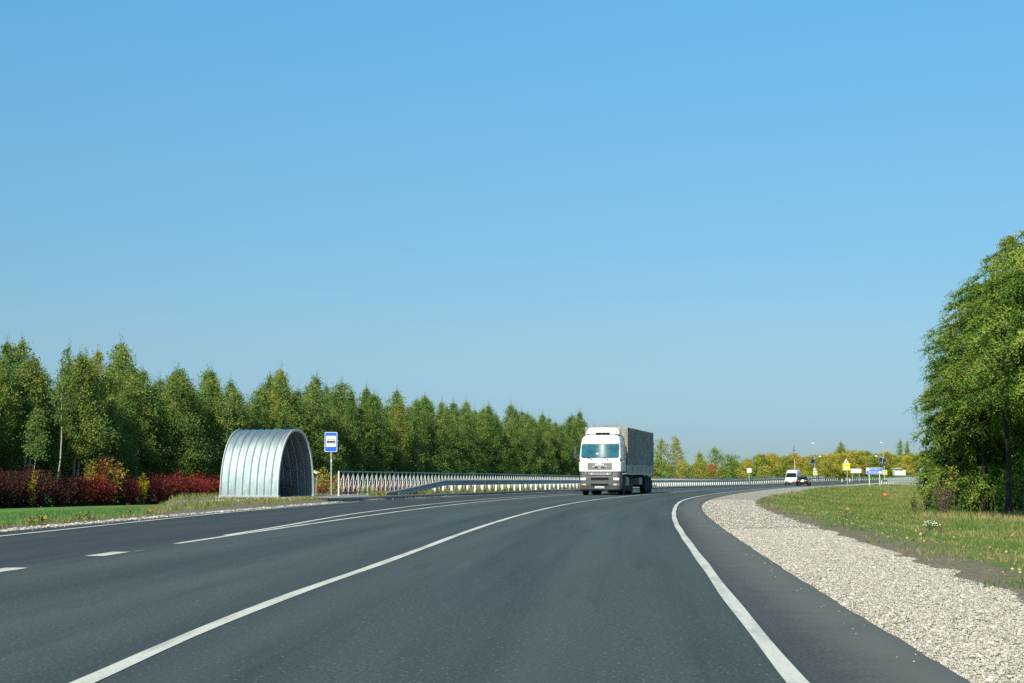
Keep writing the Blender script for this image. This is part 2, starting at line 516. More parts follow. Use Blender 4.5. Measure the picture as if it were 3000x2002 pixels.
def strip(name, ys, fs, zs, m, kind='structure'):
    """a sheet along the road: fs = functions/arrays of the offset, zs = heights over the road"""
    ys = np.asarray(ys, float); cols = []
    for f, z in zip(fs, zs):
        u = f(ys) if callable(f) else np.full_like(ys, f)
        z = z(ys) if callable(z) else z
        cols.append(np.stack([road_x(ys, u), ys, Hs(ys) + z, u], -1))
    A = np.stack(cols, 1); n, k = A.shape[:2]
    ix = np.arange(n * k).reshape(n, k)
    Fq = np.stack([ix[:-1, :-1], ix[:-1, 1:], ix[1:, 1:], ix[1:, :-1]], -1).reshape(-1, 4)
    ob = arr_mesh(name, A[..., :3].reshape(-1, 3), Fq, None, m, smooth=True)
    uv = ob.data.uv_layers.new(name='UVMap')
    zz = A[..., 2].reshape(-1) - Hs(A[..., 1].reshape(-1))
    P = np.stack([A[..., 3].reshape(-1) + zz, A[..., 1].reshape(-1)], -1)[Fq.ravel()]
    uv.data.foreach_set('uv', P.astype(np.float32).ravel())
    return tag(ob, kind=kind)


YR = uniq(np.arange(-20, 150, 1.5), np.arange(150, 373, 3.))
wv = lambda amp, s, k=0.: (lambda y: amp * (np.sin(y * s + k) + np.sin(y * s * 2.7 + 1.1) + .6 * np.sin(y * s * 6.1 + 2)))
strip('road', YR, [-4.32, -2, 0, 2, lambda y: line_right(y) + .10], [0, 0, 0, 0, 0], M_ROAD)
strip('bus_lane', YR, [lambda y: np.where(y < 66, asph_left(y), kerb_u(y) + .0), -7, -4.32], [-.01, 0, 0], M_LAYBY)
strip('road_shoulder', uniq(np.arange(-20, 60, .25), YR), [lambda y: line_right(y) + .10, 4.5, lambda y: asph_right(y) + wv(.007, 1.3)(y), lambda y: asph_right(y) + .05 + wv(.007, 1.3)(y)], [0, 0, -.005, -.07], M_SHOULD)
strip('gravel_shoulder', uniq(np.arange(4, 60, .5), YR[YR > 55]), [lambda y: asph_right(y) - .05, lambda y: asph_right(y) + .5, lambda y: asph_right(y) + 1.4, lambda y: gravel_out(y) - .2, lambda y: gravel_out(y) + .7],
      [-.055, -.035, lambda y: -.02 + wv(.001, .9)(y), -.05, -.17], M_GRAVEL)
strip('gravel_edge', np.arange(10, 67.2, .4), [lambda y: asph_left(y) + .05, lambda y: asph_left(y) - .3 + wv(.03, 1.7)(y), lambda y: asph_left(y) - .75 + wv(.06, 1.3)(y)], [-.03, -.005, -.09], M_GRAVEL)

# markings
def line(u, y0, y1, w=.13, step=1.0, z=.004):
    ys = np.linspace(y0, y1, max(3, int((y1 - y0) / step)))
    f = u if callable(u) else (lambda y: np.full_like(y, u))
    jit = lambda s, k: (lambda y: f(y) + s * w / 2 + .006 * np.sin(y * 5.3 + k))
    return strip('lane_marking', ys, [jit(-1, 0), jit(1, 2)], [z, z], M_PAINT)


line(line_mid, -10, 371, .125); line(line_right, -10, 371, .115)
line(-4.2, 26, 104)
line(spline([26, 30, 36, 44, 50, 60, 72, 90, 106], [-4.22, -4.32, -4.52, -4.92, -5.08, -5.22, -5.28, -5.3, -5.2]), 29.5, 104)
line(edge_left, -10, 67.5)
line(lambda y: kerb_u(y) + .55, 84, 345)
for k in range(3): line(-4.2, 13.9 + 4 * k + (.1 if k == 2 else 0), 15.2 + 4 * k, .26)
for y in (18.7, 23.3): line(-4.06, y, y + .5, .012, .2)
y = 106.0
while y < 366:
    line(-4.2, y, y + 1.5, .22); y += 4.6
for y in (76.0, 77.6): line(lambda q, y0=y: -9.1 + (q - y0) * .5, y, y + 1.6, .12)

# kerb and pavement behind it
YK = uniq(np.arange(67.6, 130, .6), np.arange(130, 350, 3.))
def ends(ob_name, ys, fs, zs, m):
    o_ = strip(ob_name, ys, fs, zs, m)
    # close both ends
    me = o_.data; k = len(fs); n = len(ys)
    return o_
strip('kerb', YK, [kerb_u, lambda y: kerb_u(y) - .015, lambda y: kerb_u(y) - .03, lambda y: kerb_u(y) - .17, lambda y: kerb_u(y) - .18], [-.05, .14, .155, .157, .10], M_CONC)
pave_out = spline([60, 67, 80, 88, 95, 400], [-14.2, -14.2, -14.0, -12.4, -11.5, -11.3])
strip('pavement', YK, [lambda y: kerb_u(y) - .175, lambda y: kerb_u(y) - .9, pave_out, lambda y: pave_out(y) - .05], [.148, .15, .16, -.15], M_PAVE)
b_ = MB()
y0_ = 67.6; ku = float(kerb_u(67.6))
for i in range(6):
    u0 = ku - i * .62; u1 = u0 - .60
    pts = [Vector((float(road_x(yy, uu_)), yy, 0)) for uu_, yy in ((u0, y0_ - .16), (u1, y0_ - .16), (u1, y0_ - .003), (u0, y0_ - .003))]
    b_.prism(pts, (0, 0, -.1), (0, 0, .152))
tag(b_.build('platform_edge', M_CONC), kind='structure')
# ------------------------------------------------------------------ materials of the built things
def worn(name, col, dirt, rough=.5, metal=0., amt=.5, scale=3., coat=0., spec=.5):
    m = mat(name, col, rough, metal, spec, coat); q = N(m); o = q.coord('Object')
    n = q.noise(q.map(o, (1, 1, .45)), scale, 6, .7)
    q.base(q.mix(q.math('MULTIPLY', q.ramp(n, [(.42, (0, 0, 0)), (.72, (1, 1, 1))]), amt), col, dirt))
    n2 = q.noise(o, scale * 4, 3, .6)
    q.l(q.math('ADD', q.math('MULTIPLY', n2, .25), rough - .12), q.p.inputs['Roughness'])
    return m


M_GALV = worn('galvanised_steel', (.66, .70, .68), (.48, .51, .50), .5, .15, .5, 5)
M_GALVD = worn('galvanised_post', (.40, .44, .43), (.27, .30, .29), .55, .3, .5, 5)
M_LATT = worn('pale_zinc', (.68, .72, .70), (.52, .56, .54), .5, 0, .4, 5)
M_WHITE = worn('white_paint', (.75, .755, .71), (.50, .48, .41), .35, 0, .42, 1.6, .3)
M_SWHITE = mat('sign_white', (.78, .79, .78), .45)
M_BLUE = mat('sign_blue', (.010, .125, .66), .4)
M_RED = mat('sign_red', (.48, .03, .03), .4)
M_FLUO = mat('fluorescent_yellow', (.72, .83, .02), .5)
M_BLACK = mat('black_plastic', (.012, .013, .014), .45)
M_INK = mat('ink', (.02, .022, .03), .5)
M_RUB = worn('tyre_rubber', (.016, .016, .017), (.05, .047, .042), .85, 0, .5, 4)
M_YEL = worn('yellow_paint', (.72, .40, .01), (.45, .27, .03), .45, 0, .35, 4)
M_PGREY = worn('bumper_grey', (.052, .066, .072), (.10, .108, .105), .55, 0, .6, 2.5)
M_DARK = mat('dark_underbody', (.008, .008, .009), .9, spec=.1)
M_RIM = worn('wheel_rim', (.30, .30, .29), (.12, .11, .10), .5, .5, .6, 5)
M_GLASS = mat('dark_glass', (.010, .018, .022), .06, spec=.6, coat=.4)
M_LAMP = mat('lamp_glass', (.82, .82, .78), .15, .1, .6, .6)
M_ORANGE = mat('indicator_orange', (.55, .13, .03), .3)
M_TAIL = mat('tail_light_red', (.35, .008, .012), .2, coat=.5)
M_PLATE = mat('number_plate', (.78, .78, .76), .4)
M_MIRROR = mat('mirror_shell', (.06, .065, .07), .45)
M_PANEL = mat('solar_cells', (.010, .016, .045), .18, spec=.6, coat=.3)


def V3(x, y, z): return Vector((x, y, z))


# ------------------------------------------------------------------ arched bus shelter
M_SHELT = mat('ribbed_zinc', (.70, .76, .745), .44, .86); _q = N(M_SHELT)
_uv = _q.coord('UV')
_w = _q.n('ShaderNodeTexWave', wave_type='BANDS', bands_direction='Y', Scale=7.6, Distortion=.25); _w.inputs['Detail Scale'].default_value = .6
_q.l(_uv, _w.inputs['Vector'])
_q.bump(_w.outputs['Fac'], .22, .012)
_n = _q.noise(_q.map(_uv, (2.2, .5, 1)), 2.0, 5, .65)
_q.base(_q.ramp(_n, [(.3, (.47, .56, .56)), (.6, (.60, .69, .68)), (.85, (.70, .77, .75))]))
_q.l(_q.math('ADD', _q.math('MULTIPLY', _n, .22), .30), _q.p.inputs['Roughness'])


def shelter():
    p = at(817, 1453.2, 70.7)
    zb = .16
    root = thing('bus_shelter', 'ribbed silver arch shelter open at its right end beside the road', 'bus shelter', (p.x, 70.7, zb), 0)
    ax = V3(-math.cos(R(20.5)), math.sin(R(20.5)), 0)          # from the opening into the shelter
    bx = V3(math.sin(R(20.5)), math.cos(R(20.5)), 0)           # across, away from the viewer
    Wd, Ht, n, nseg, pitch, rib = 3.2, 3.02, 52, 8, .362, .115
    # profile along the axis: crest, flank, pan, flank
    prof = [(0, 1), (.035, 1), (.04, .95), (.055, .05), (.075, 0), (.5, .02), (.925, 0), (.95, .05), (.985, .95), (.99, 1)]
    xs, ds = [], []
    for s in range(nseg):
        for t, d in prof:
            xs.append((s + t) * pitch); ds.append(d * rib)
    xs.append(nseg * pitch); ds.append(rib)
    th = np.linspace(0, math.pi, n + 1)
    V = []; uv = []
    arc = np.concatenate([[0], np.cumsum(np.hypot(np.diff(-np.cos(th)) * Wd / 2, np.diff(np.sin(th)) * Ht))])
    for x, d in zip(xs, ds):
        for t, a_ in zip(th, arc):
            a = Wd / 2 + d; h = Ht - rib + d
            sx = math.copysign(abs(math.cos(t))**.92, math.cos(t)); sz = math.sin(t)**.92
            q = ax * x + bx * (Wd / 2 - sx * a) + V3(0, 0, sz * h)
            V.append(q); uv.append((x, a_))
    k = n + 1; ix = np.arange(len(xs) * k).reshape(len(xs), k)
    Fq = np.stack([ix[:-1, :-1], ix[1:, :-1], ix[1:, 1:], ix[:-1, 1:]], -1).reshape(-1, 4)
    o = arr_mesh('shell', np.array([tuple(q) for q in V]), Fq, None, M_SHELT, root, smooth=True)
    shade(o.data, 25)
    ul = o.data.uv_layers.new(name='UVMap'); ul.data.foreach_set('uv', np.array(uv, np.float32)[Fq.ravel()].ravel())
    for i, xx in enumerate((0, nseg * pitch)):                                # flat end flange
        m = MB(); rings = []
        for t in th:
            sx = math.copysign(abs(math.cos(t))**.92, math.cos(t)); sz = math.sin(t)**.92
            rr = []
            for a, h in ((Wd / 2 + rib + .012, Ht + .012), (Wd / 2 + .03, Ht - rib + .03)):
                for dx in (-.012, .012):
                    rr.append(ax * (xx + dx) + bx * (Wd / 2 - sx * a) + V3(0, 0, sz * h))
            rings.append([rr[0], rr[1], rr[3], rr[2]])
        m.loft(rings).build('end_flange', M_GALV, root)
    for side in (-.04, Wd + .04):
        f = MB(); f.bar(bx * side + V3(0, 0, .03) - ax * .06, bx * side + ax * (nseg * pitch + .06) + V3(0, 0, .03), .12, .07)
        f.build('base_rail', M_GALVD, root)
    ew = MB(); xx = nseg * pitch - .03
    ew.prism([ax * xx + bx * (Wd / 2 - math.copysign(abs(math.cos(t))**.92, math.cos(t)) * Wd / 2) + V3(0, 0, math.sin(t)**.92 * (Ht - rib)) for t in th], ax * -.01, ax * .01)
    ew.build('unseen_end_wall', M_GALV, root)  # unseen wall added at the back to cut ambient light inside
    s = MB(); L_ = nseg * pitch + .5
    pts = [bx * -.25 - ax * .35, bx * (Wd + .3) - ax * .35, bx * (Wd + .3) + ax * (L_ - .3), bx * -.25 + ax * (L_ - .3)]
    tag(s.prism([q + root.location for q in pts], (0, 0, -.5), (0, 0, -.005)).build('shelter_slab', M_PAVE), kind='structure')
    bn = MB()
    for h in (.0, .14, .28):
        bn.bar(bx * (Wd - .62 + h) + ax * .7 + V3(0, 0, .47), bx * (Wd - .62 + h) + ax * 2.4 + V3(0, 0, .47), .11, .04)
    for x in (.9, 2.2): bn.box(bx * (Wd - .48) + ax * x + V3(0, 0, .22), (.1, .3, .44))
    ob = bn.build('bench', worn('bench_wood', (.16, .10, .05), (.08, .06, .04)), None)
    ob.location = root.location
    tag(ob, 'slatted bench against the far wall inside the arched shelter', 'bench')


shelter()

# ------------------------------------------------------------------ bus stop sign
def flat_sign(parent, name, w, h, r, mface, c=(0, 0, 0), t=.02, rim=None, rimw=.03):
    """rounded plate standing in local XZ, facing local -Y"""
    m = MB()
    rg = lambda x, z, y, rr: [V3(c[0] + q.x, c[1] + y, c[2] + q.y) for q in rrect(x, z, 0, rr, 4)]
    m.loft([rg(w / 2, h / 2, t / 2, r), rg(w / 2, h / 2, -t / 2, r)])
    o = m.build(name, rim or mface, parent)
    if rim:
        k = MB(); k.loft([rg(w / 2 - rimw, h / 2 - rimw, -t / 2 + .001, max(r - rimw, .01)), rg(w / 2 - rimw, h / 2 - rimw, -t / 2 - .003, max(r - rimw, .01))])
        k.build('face', mface, o)
    return o


def bus_sign():
    p = at(969, 1447, 77)
    root = thing('bus_stop_sign', 'blue and white bus stop sign on a thin grey pole', 'sign', (p.x, 77, p.z), R(7))
    MB().tube([(.03, 0, -.2), (0, 0, 2.1), (-.02, 0, 2.9)], .038, 12).build('pole', M_GALVD, root, smooth=True)
    b = flat_sign(root, 'sign_board', .60, .94, .05, M_BLUE, (-.015, -.05, 2.47), .02, M_SWHITE, .022)
    pn = flat_sign(root, 'picture_panel', .47, .52, .03, M_SWHITE, (-.015, -.066, 2.50), .004)
    bus = MB(); y = -.072
    def slab(pts): bus.prism([V3(x - .015, y, 2.50 + z) for x, z in pts], (0, .002, 0), (0, -.003, 0))
    slab([(-.20, -.075), (.20, -.075), (.205, .01), (-.205, .01)])
    slab([(-.20, .012), (.20, .012), (.20, .018), (-.20, .018)])
    slab([(-.17, .085), (.195, .085), (.19, .10), (-.155, .10)])
    for x in (-.20, -.13, -.05, .03, .11, .185): slab([(x, .015), (x + .014, .015), (x + .014 + (.03 if x < -.19 else 0), .09), (x + (.03 if x < -.19 else 0), .09)])
    for x in (-.12, .12):
        slab([(x + .048 * math.cos(a), -.08 + .048 * math.sin(a)) for a in [2 * math.pi * k / 14 for k in range(14)]])
    bus.build('bus_symbol', M_INK, pn)
    for x in (-.12, .12):
        hub = MB(); hub.prism([V3(x - .015 + .026 * math.cos(a), -.0755, 2.42 + .026 * math.sin(a)) for a in [2 * math.pi * k / 12 for k in range(12)]], (0, 0, 0), (0, -.002, 0)); hub.build('wheel_hub', M_SWHITE, pn)
    MB().tube([(.012, 0, 1.52), (.010, 0, 1.62)], .041, 12).build('pole_sticker', M_SWHITE, root)


bus_sign()


def bin_():
    p = at(921, 1446, 78)
    root = thing('litter_bin', 'yellow litter bin with a sloping lid behind the shelter', 'litter bin', (p.x - .20, 78, .16), R(-8))
    bd = MB(); bd.loft([rrect(.17, .2, .12, .03), rrect(.25, .27, .84, .03)]); o = bd.build('bin_body', M_YEL, root)
    i = MB(); i.loft([rrect(.20, .22, .842, .03), rrect(.20, .22, .848, .03)]); i.build('opening', M_DARK, o)
    ps = MB()
    fr = [(-.29, .0), (.29, .0)]
    for x, y in fr: MB().tube([(x, y, -.05), (x, y, 1.12)], .022, 8).build('post', M_GALVD, root)
    rf = MB()
    rf.prism([V3(-.34, -.36, 1.30), V3(-.30, -.36, 1.35), V3(.42, -.36, 1.07), V3(.40, -.36, 1.02)], (0, 0, 0), (0, .72, 0))
    rf.build('lid', worn('pale_yellow_lid', (.78, .70, .30), (.55, .5, .25), .45), root)


bin_()

# ------------------------------------------------------------------ pedestrian fence along the road
def path_pts(ufn, y0, y1, step):
    """points every `step` metres along the line ufn, with arc positions"""
    ys = np.linspace(y0, y1, 3000); xs = road_x(ys, ufn(ys)); s = np.concatenate([[0], np.cumsum(np.hypot(np.diff(xs), np.diff(ys)))])
    q = np.arange(0, s[-1], step); return np.stack([np.interp(q, s, xs), np.interp(q, s, ys)], -1)


def truss_fence(P, zs, name, label, H_=1.12, every=2, maxposts=100, ml=None):
    ml = ml or M_LATT
    """P = node points (k,2), zs = base heights"""
    o = Vector((P[0][0], P[0][1], zs[0]))
    root = thing(name, label, 'fence', o)
    loc = [V3(x, y, z) - o for (x, y), z in zip(P, zs)]
    up = lambda i, h: loc[i] + V3(0, 0, h)
    n = len(P)
    tr = MB(); br = MB(); la = MB()
    for i in range(n - 1):
        tr.bar(up(i, H_), up(i + 1, H_), .055, .055)
        br.bar(up(i, .17), up(i + 1, .17), .035, .03)
        d = (loc[i + 1] - loc[i]); a = d.normalized() * .06
        la.bar(up(i, .19) + a, up(i + 1, H_ - .02) - a * .4, .018)
        nn = Vector((-d.y, d.x, 0)).normalized() * .026
        la.bar(up(i, H_ - .02) + a * .4 + nn, up(i + 1, .19) - a + nn, .015)
        if i and i % every: la.bar(up(i, .17), up(i, H_), .030)
    tr.build('top_rail', M_GALVD, root); br.build('bottom_rail', M_GALVD, root); la.build('lattice', ml, root)
    rest = MB(); c = 0
    pm = MB().bar((0, 0, -.15), (0, 0, H_), .042).build('post', M_GALV, root)
    pm.location = loc[0]; pm.scale = (1.45, 1.45, 1)
    for i in range(every, n, every):
        c += 1
        if c < maxposts:
            q = pm.copy(); SC.collection.objects.link(q); q.parent = root; q.location = loc[i]; q.scale = (1, 1, 1)
        else: rest.bar(up(i, -.15), up(i, H_), .042)
    if rest.v:
        q = rest.build('far_posts', M_GALV, root); q['kind'] = 'stuff'
    return root


fz = spline([74, 80, 90, 105, 130, 200, 345], [.17, .165, .16, .155, .15, .15, .12])
Pf = path_pts(fence_u, 74.9, 345, .775)
truss_fence(Pf, Hs(Pf[:, 1]) + fz(Pf[:, 1]), 'pedestrian_fence', 'long white latticed railing along the far side of the road behind the guardrail')

# ------------------------------------------------------------------ guardrails
WP = [(-.000, .155), (-.045, .150), (-.060, .115), (-.060, .075), (-.012, .045), (0, 0), (-.012, -.045), (-.060, -.075), (-.060, -.115), (-.045, -.150), (0, -.155)]


def guardrail(P, zs, hs, name, label, step=2.0, near_end=True, refl=True):
    """P spaced `step`; hs = beam centre height over the ground at each node; traffic on the right (+u)"""
    o = Vector((P[0][0], P[0][1], zs[0])); root = thing(name, label, 'guardrail', o)
    loc = [V3(x, y, z) - o for (x, y), z in zip(P, zs)]; n = len(P)
    be = MB(); rings = []
    nor = []
    for i in range(n):
        d = (loc[min(i + 1, n - 1)] - loc[max(i - 1, 0)]); d.z = 0; d.normalize(); nor.append(V3(d.y, -d.x, 0))
        rings.append([loc[i] + nor[i] * (.10 - q[0]) + V3(0, 0, hs[i] + q[1]) for q in WP] + [loc[i] + nor[i] * (.10 - q[0] - .012) + V3(0, 0, hs[i] + q[1] * .985) for q in reversed(WP)])
    be.loft(rings); bo = be.build('beam', M_GALVD, root)
    bolts = MB()
    for i in range(n):
        for k in range(3):
            j = min(i + 1, n - 1)
            q = loc[i].lerp(loc[j], .18 * k - .18 if i else .18 * k) + nor[i] * .105 + V3(0, 0, hs[i])
            bolts.box(q, (.035, .035, .03))
    bolts.build('bolts', M_GALV, bo)['kind'] = 'stuff'
    proto = None; c = 0; rest = MB()
    for i in range(n):
        if hs[i] < .42: continue
        hh = hs[i] + .05
        a = math.atan2(nor[i].y, nor[i].x)
        if proto is None:
            m = MB()
            m.box((0, -.055, 0), (.12, .008, 1)); m.box((-.06, .0, 0), (.008, .11, 1)); m.box((.05, -.0, .4), (.10, .07, .12))
            proto = m.build('post', M_GALV, root); q = proto
        else:
            c += 1
            if c >= 100:
                rest.box(loc[i] + V3(0, 0, hh / 2 - .05), (.12, .11, hh + .1), a); continue
            q = proto.copy(); SC.collection.objects.link(q); q.parent = root
        q.location = loc[i] + V3(0, 0, hh / 2 - .05); q.scale = (1, 1, hh + .1); q.rotation_euler = (0, 0, a)
    if rest.v: rest.build('far_posts', M_GALV, root)['kind'] = 'stuff'
    if refl:
        rp = None
        for i in range(1, n, 2):
            if rp is None:
                m = MB(); m.prism([V3(-.05, 0, -.06), V3(.05, 0, -.045), V3(.05, 0, .045), V3(-.05, 0, .06)], (0, -.01, 0), (0, .01, 0))
                rp = m.build('reflector', M_SWHITE, root); q = rp
            elif i < 198: q = rp.copy(); SC.collection.objects.link(q); q.parent = root
            else: break
            q.location = loc[i] + nor[i] * .13 + V3(0, 0, hs[i]); q.rotation_euler = (0, 0, math.atan2(nor[i].y, nor[i].x))
    return root


gu_ = lambda y: kerb_u(y) - .42
Pg = path_pts(gu_, 77.2, 352, 2.0)
hg = np.interp(np.arange(len(Pg)), [0, .6, 6, 100000], [.02, .06, .58, .58])
guardrail(Pg, Hs(Pg[:, 1]) + .15, hg, 'guardrail', 'long steel guardrail on the kerb whose near end slopes down to the ground')
Pg2 = path_pts(lambda y: kerb_u(y) - .6, 360, 392, 2.0)
guardrail(Pg2, Hs(Pg2[:, 1]) + .1, np.full(len(Pg2), .55), 'guardrail', 'short far guardrail past the end of the latticed railing')
# ------------------------------------------------------------------ vehicles
class Shell:
    """a body given by level rows (z, half width, front y, back y, corner radius); -Y is the end nearest the viewer"""
    def __init__(s, rows, bulge=.10):
        s.r = np.array(rows, float); s.b = bulge

    def row(s, z): return [float(np.interp(z, s.r[:, 0], s.r[:, i])) for i in range(5)]

    def ring(s, z):
        z, hw, yf, yb, rc = s.row(z); out = []
        fy = lambda x: yf + s.b * (x / hw)**2
        for x in np.linspace(-hw + rc, hw - rc, 9): out.append(V3(x, fy(x), z))
        y0 = fy(hw - rc)
        for a in (25, 50, 75, 90): out.append(V3(hw - rc + rc * math.sin(R(a)), y0 + rc * (1 - math.cos(R(a))), z))
        rb = min(rc, .08)
        for a in (0, 45, 90): out.append(V3(hw - rb + rb * math.cos(R(a)), yb - rb + rb * math.sin(R(a)), z))
        for a in (90, 135, 180): out.append(V3(-hw + rb + rb * math.cos(R(a)), yb - rb + rb * math.sin(R(a)), z))
        for a in (90, 75, 50, 25): out.append(V3(-hw + rc - rc * math.sin(R(a)), y0 + rc * (1 - math.cos(R(a))), z))
        return out

    def zs(s, step=.08):
        z = [s.r[0, 0]]
        for a, b in zip(s.r[:-1, 0], s.r[1:, 0]):
            n = max(1, int(round((b - a) / step))); z += list(a + (b - a) * (np.arange(n) + 1) / n)
        return z

    def mesh(s): return MB().loft([s.ring(z) for z in s.zs()])

    def f(s, x, z, d=.0):
        _, hw, yf, yb, rc = s.row(z)
        ax = abs(x); y = yf + s.b * (min(ax, hw) / hw)**2
        if ax > hw - rc:
            k = min((ax - hw + rc) / rc, .999); y = yf + s.b * ((hw - rc) / hw)**2 + rc * (1 - math.sqrt(1 - k * k))
        return V3(x, y - d, z)

    def patch(s, outline, d=.012, t=.02, nx=9, nz=5):
        """outline = (x0,x1,z0,z1) rectangle or fn; thin plate following the front face"""
        x0, x1, z0, z1 = outline; m = MB()
        xs = np.linspace(x0, x1, nx); z_ = np.linspace(z0, z1, nz)
        m.grid(lambda a, b: s.f(a, b, d), xs, z_)
        o = len(m.v)
        m.grid(lambda a, b: s.f(a, b, d - t), xs, z_)
        n = nx * nz
        per = [i * nz for i in range(nx)] + [(nx - 1) * nz + j for j in range(1, nz)] + [i * nz + nz - 1 for i in range(nx - 2, -1, -1)] + [j for j in range(nz - 2, 0, -1)]
        for a, b in zip(per, per[1:] + per[:1]): m.f.append((a, b, b + n, a + n))
        return m

    def taper_patch(s, xb, xt, z0, z1, d=.012, nx=13, nz=9, corner=.12):
        """window shaped plate: half width xb at the bottom, xt at the top, rounded corners"""
        m = MB()
        def fn(a, b):
            z = z0 + (z1 - z0) * b; hw = xb + (xt - xb) * b
            e = min(b, 1 - b) * (z1 - z0)
            if e < corner: hw -= corner - math.sqrt(max(corner**2 - (corner - e)**2, 0))
            return s.f(a * hw, z, d)
        m.grid(fn, np.linspace(-1, 1, nx), np.concatenate([[0, .03, .08], np.linspace(.14, .86, nz), [.92, .97, 1]]))
        return m


M_TARP = mat('tarpaulin_cloth', (.2, .2, .17), .8, spec=.25); _q = N(M_TARP)
_o = _q.coord('Object')
_c = _q.ramp(_q.noise(_q.map(_o, (1, .7, .5)), 1.3, 6, .7), [(.28, (.24, .23, .20)), (.5, (.38, .365, .315)), (.75, (.48, .46, .40))])
_c2 = _q.ramp(_q.noise(_q.map(_o, (3, 3, .6)), 2.5, 4, .7), [(.34, (.58, .58, .58)), (.6, (1, 1, 1))])
_br = _q.n('ShaderNodeTexBrick', offset=0.0, Scale=1.0); _q.l(_q.map(_o, (1, 1, 1)), _br.inputs['Vector'])
for _k, _v in (('Brick Width', 2.25), ('Row Height', .46), ('Mortar Size', .045), ('Mortar Smooth', .8), ('Bias', .0), ('Color1', (1, .98, .95, 1)), ('Color2', (.76, .78, .79, 1)), ('Mortar', (.52, .54, .55, 1))): _br.inputs[_k].default_value = _v
_mp = _br.inputs['Vector'].links[0].from_node; _mp.inputs['Rotation'].default_value = (R(90), 0, R(90)); _mp.inputs['Location'].default_value = (0, 0, 0)
_q.base(_q.mix(.8, _q.mix(1, _c, _c2, 'MULTIPLY'), _br.outputs['Color'], 'MULTIPLY')); _q.bump(_q.noise(_o, 3.2, 4, .6), .6, .06)
M_SCREEN = mat('windscreen_glass', (.012, .085, .11), .07, spec=.7, coat=.5); _q = N(M_SCREEN)
_o = _q.coord('Object')
_q.base(_q.ramp(_q.noise(_q.map(_o, (.9, 1, 1.6)), 2.2, 5, .65), [(.3, (.008, .055, .085)), (.55, (.018, .115, .145)), (.8, (.05, .20, .21))]))  # sky and interior reflections put into the teal glass colour
M_ALU = worn('aluminium_boards', (.27, .28, .25), (.17, .175, .155), .5, .15, .6, 1.5)
M_TEXTW = mat('chrome_letters', (.82, .83, .82), .3, .2)
M_GRIL = mat('grille_grey', (.33, .35, .35), .45, .3)
M_SEAM = mat('panel_seam', (.16, .16, .15), .7)


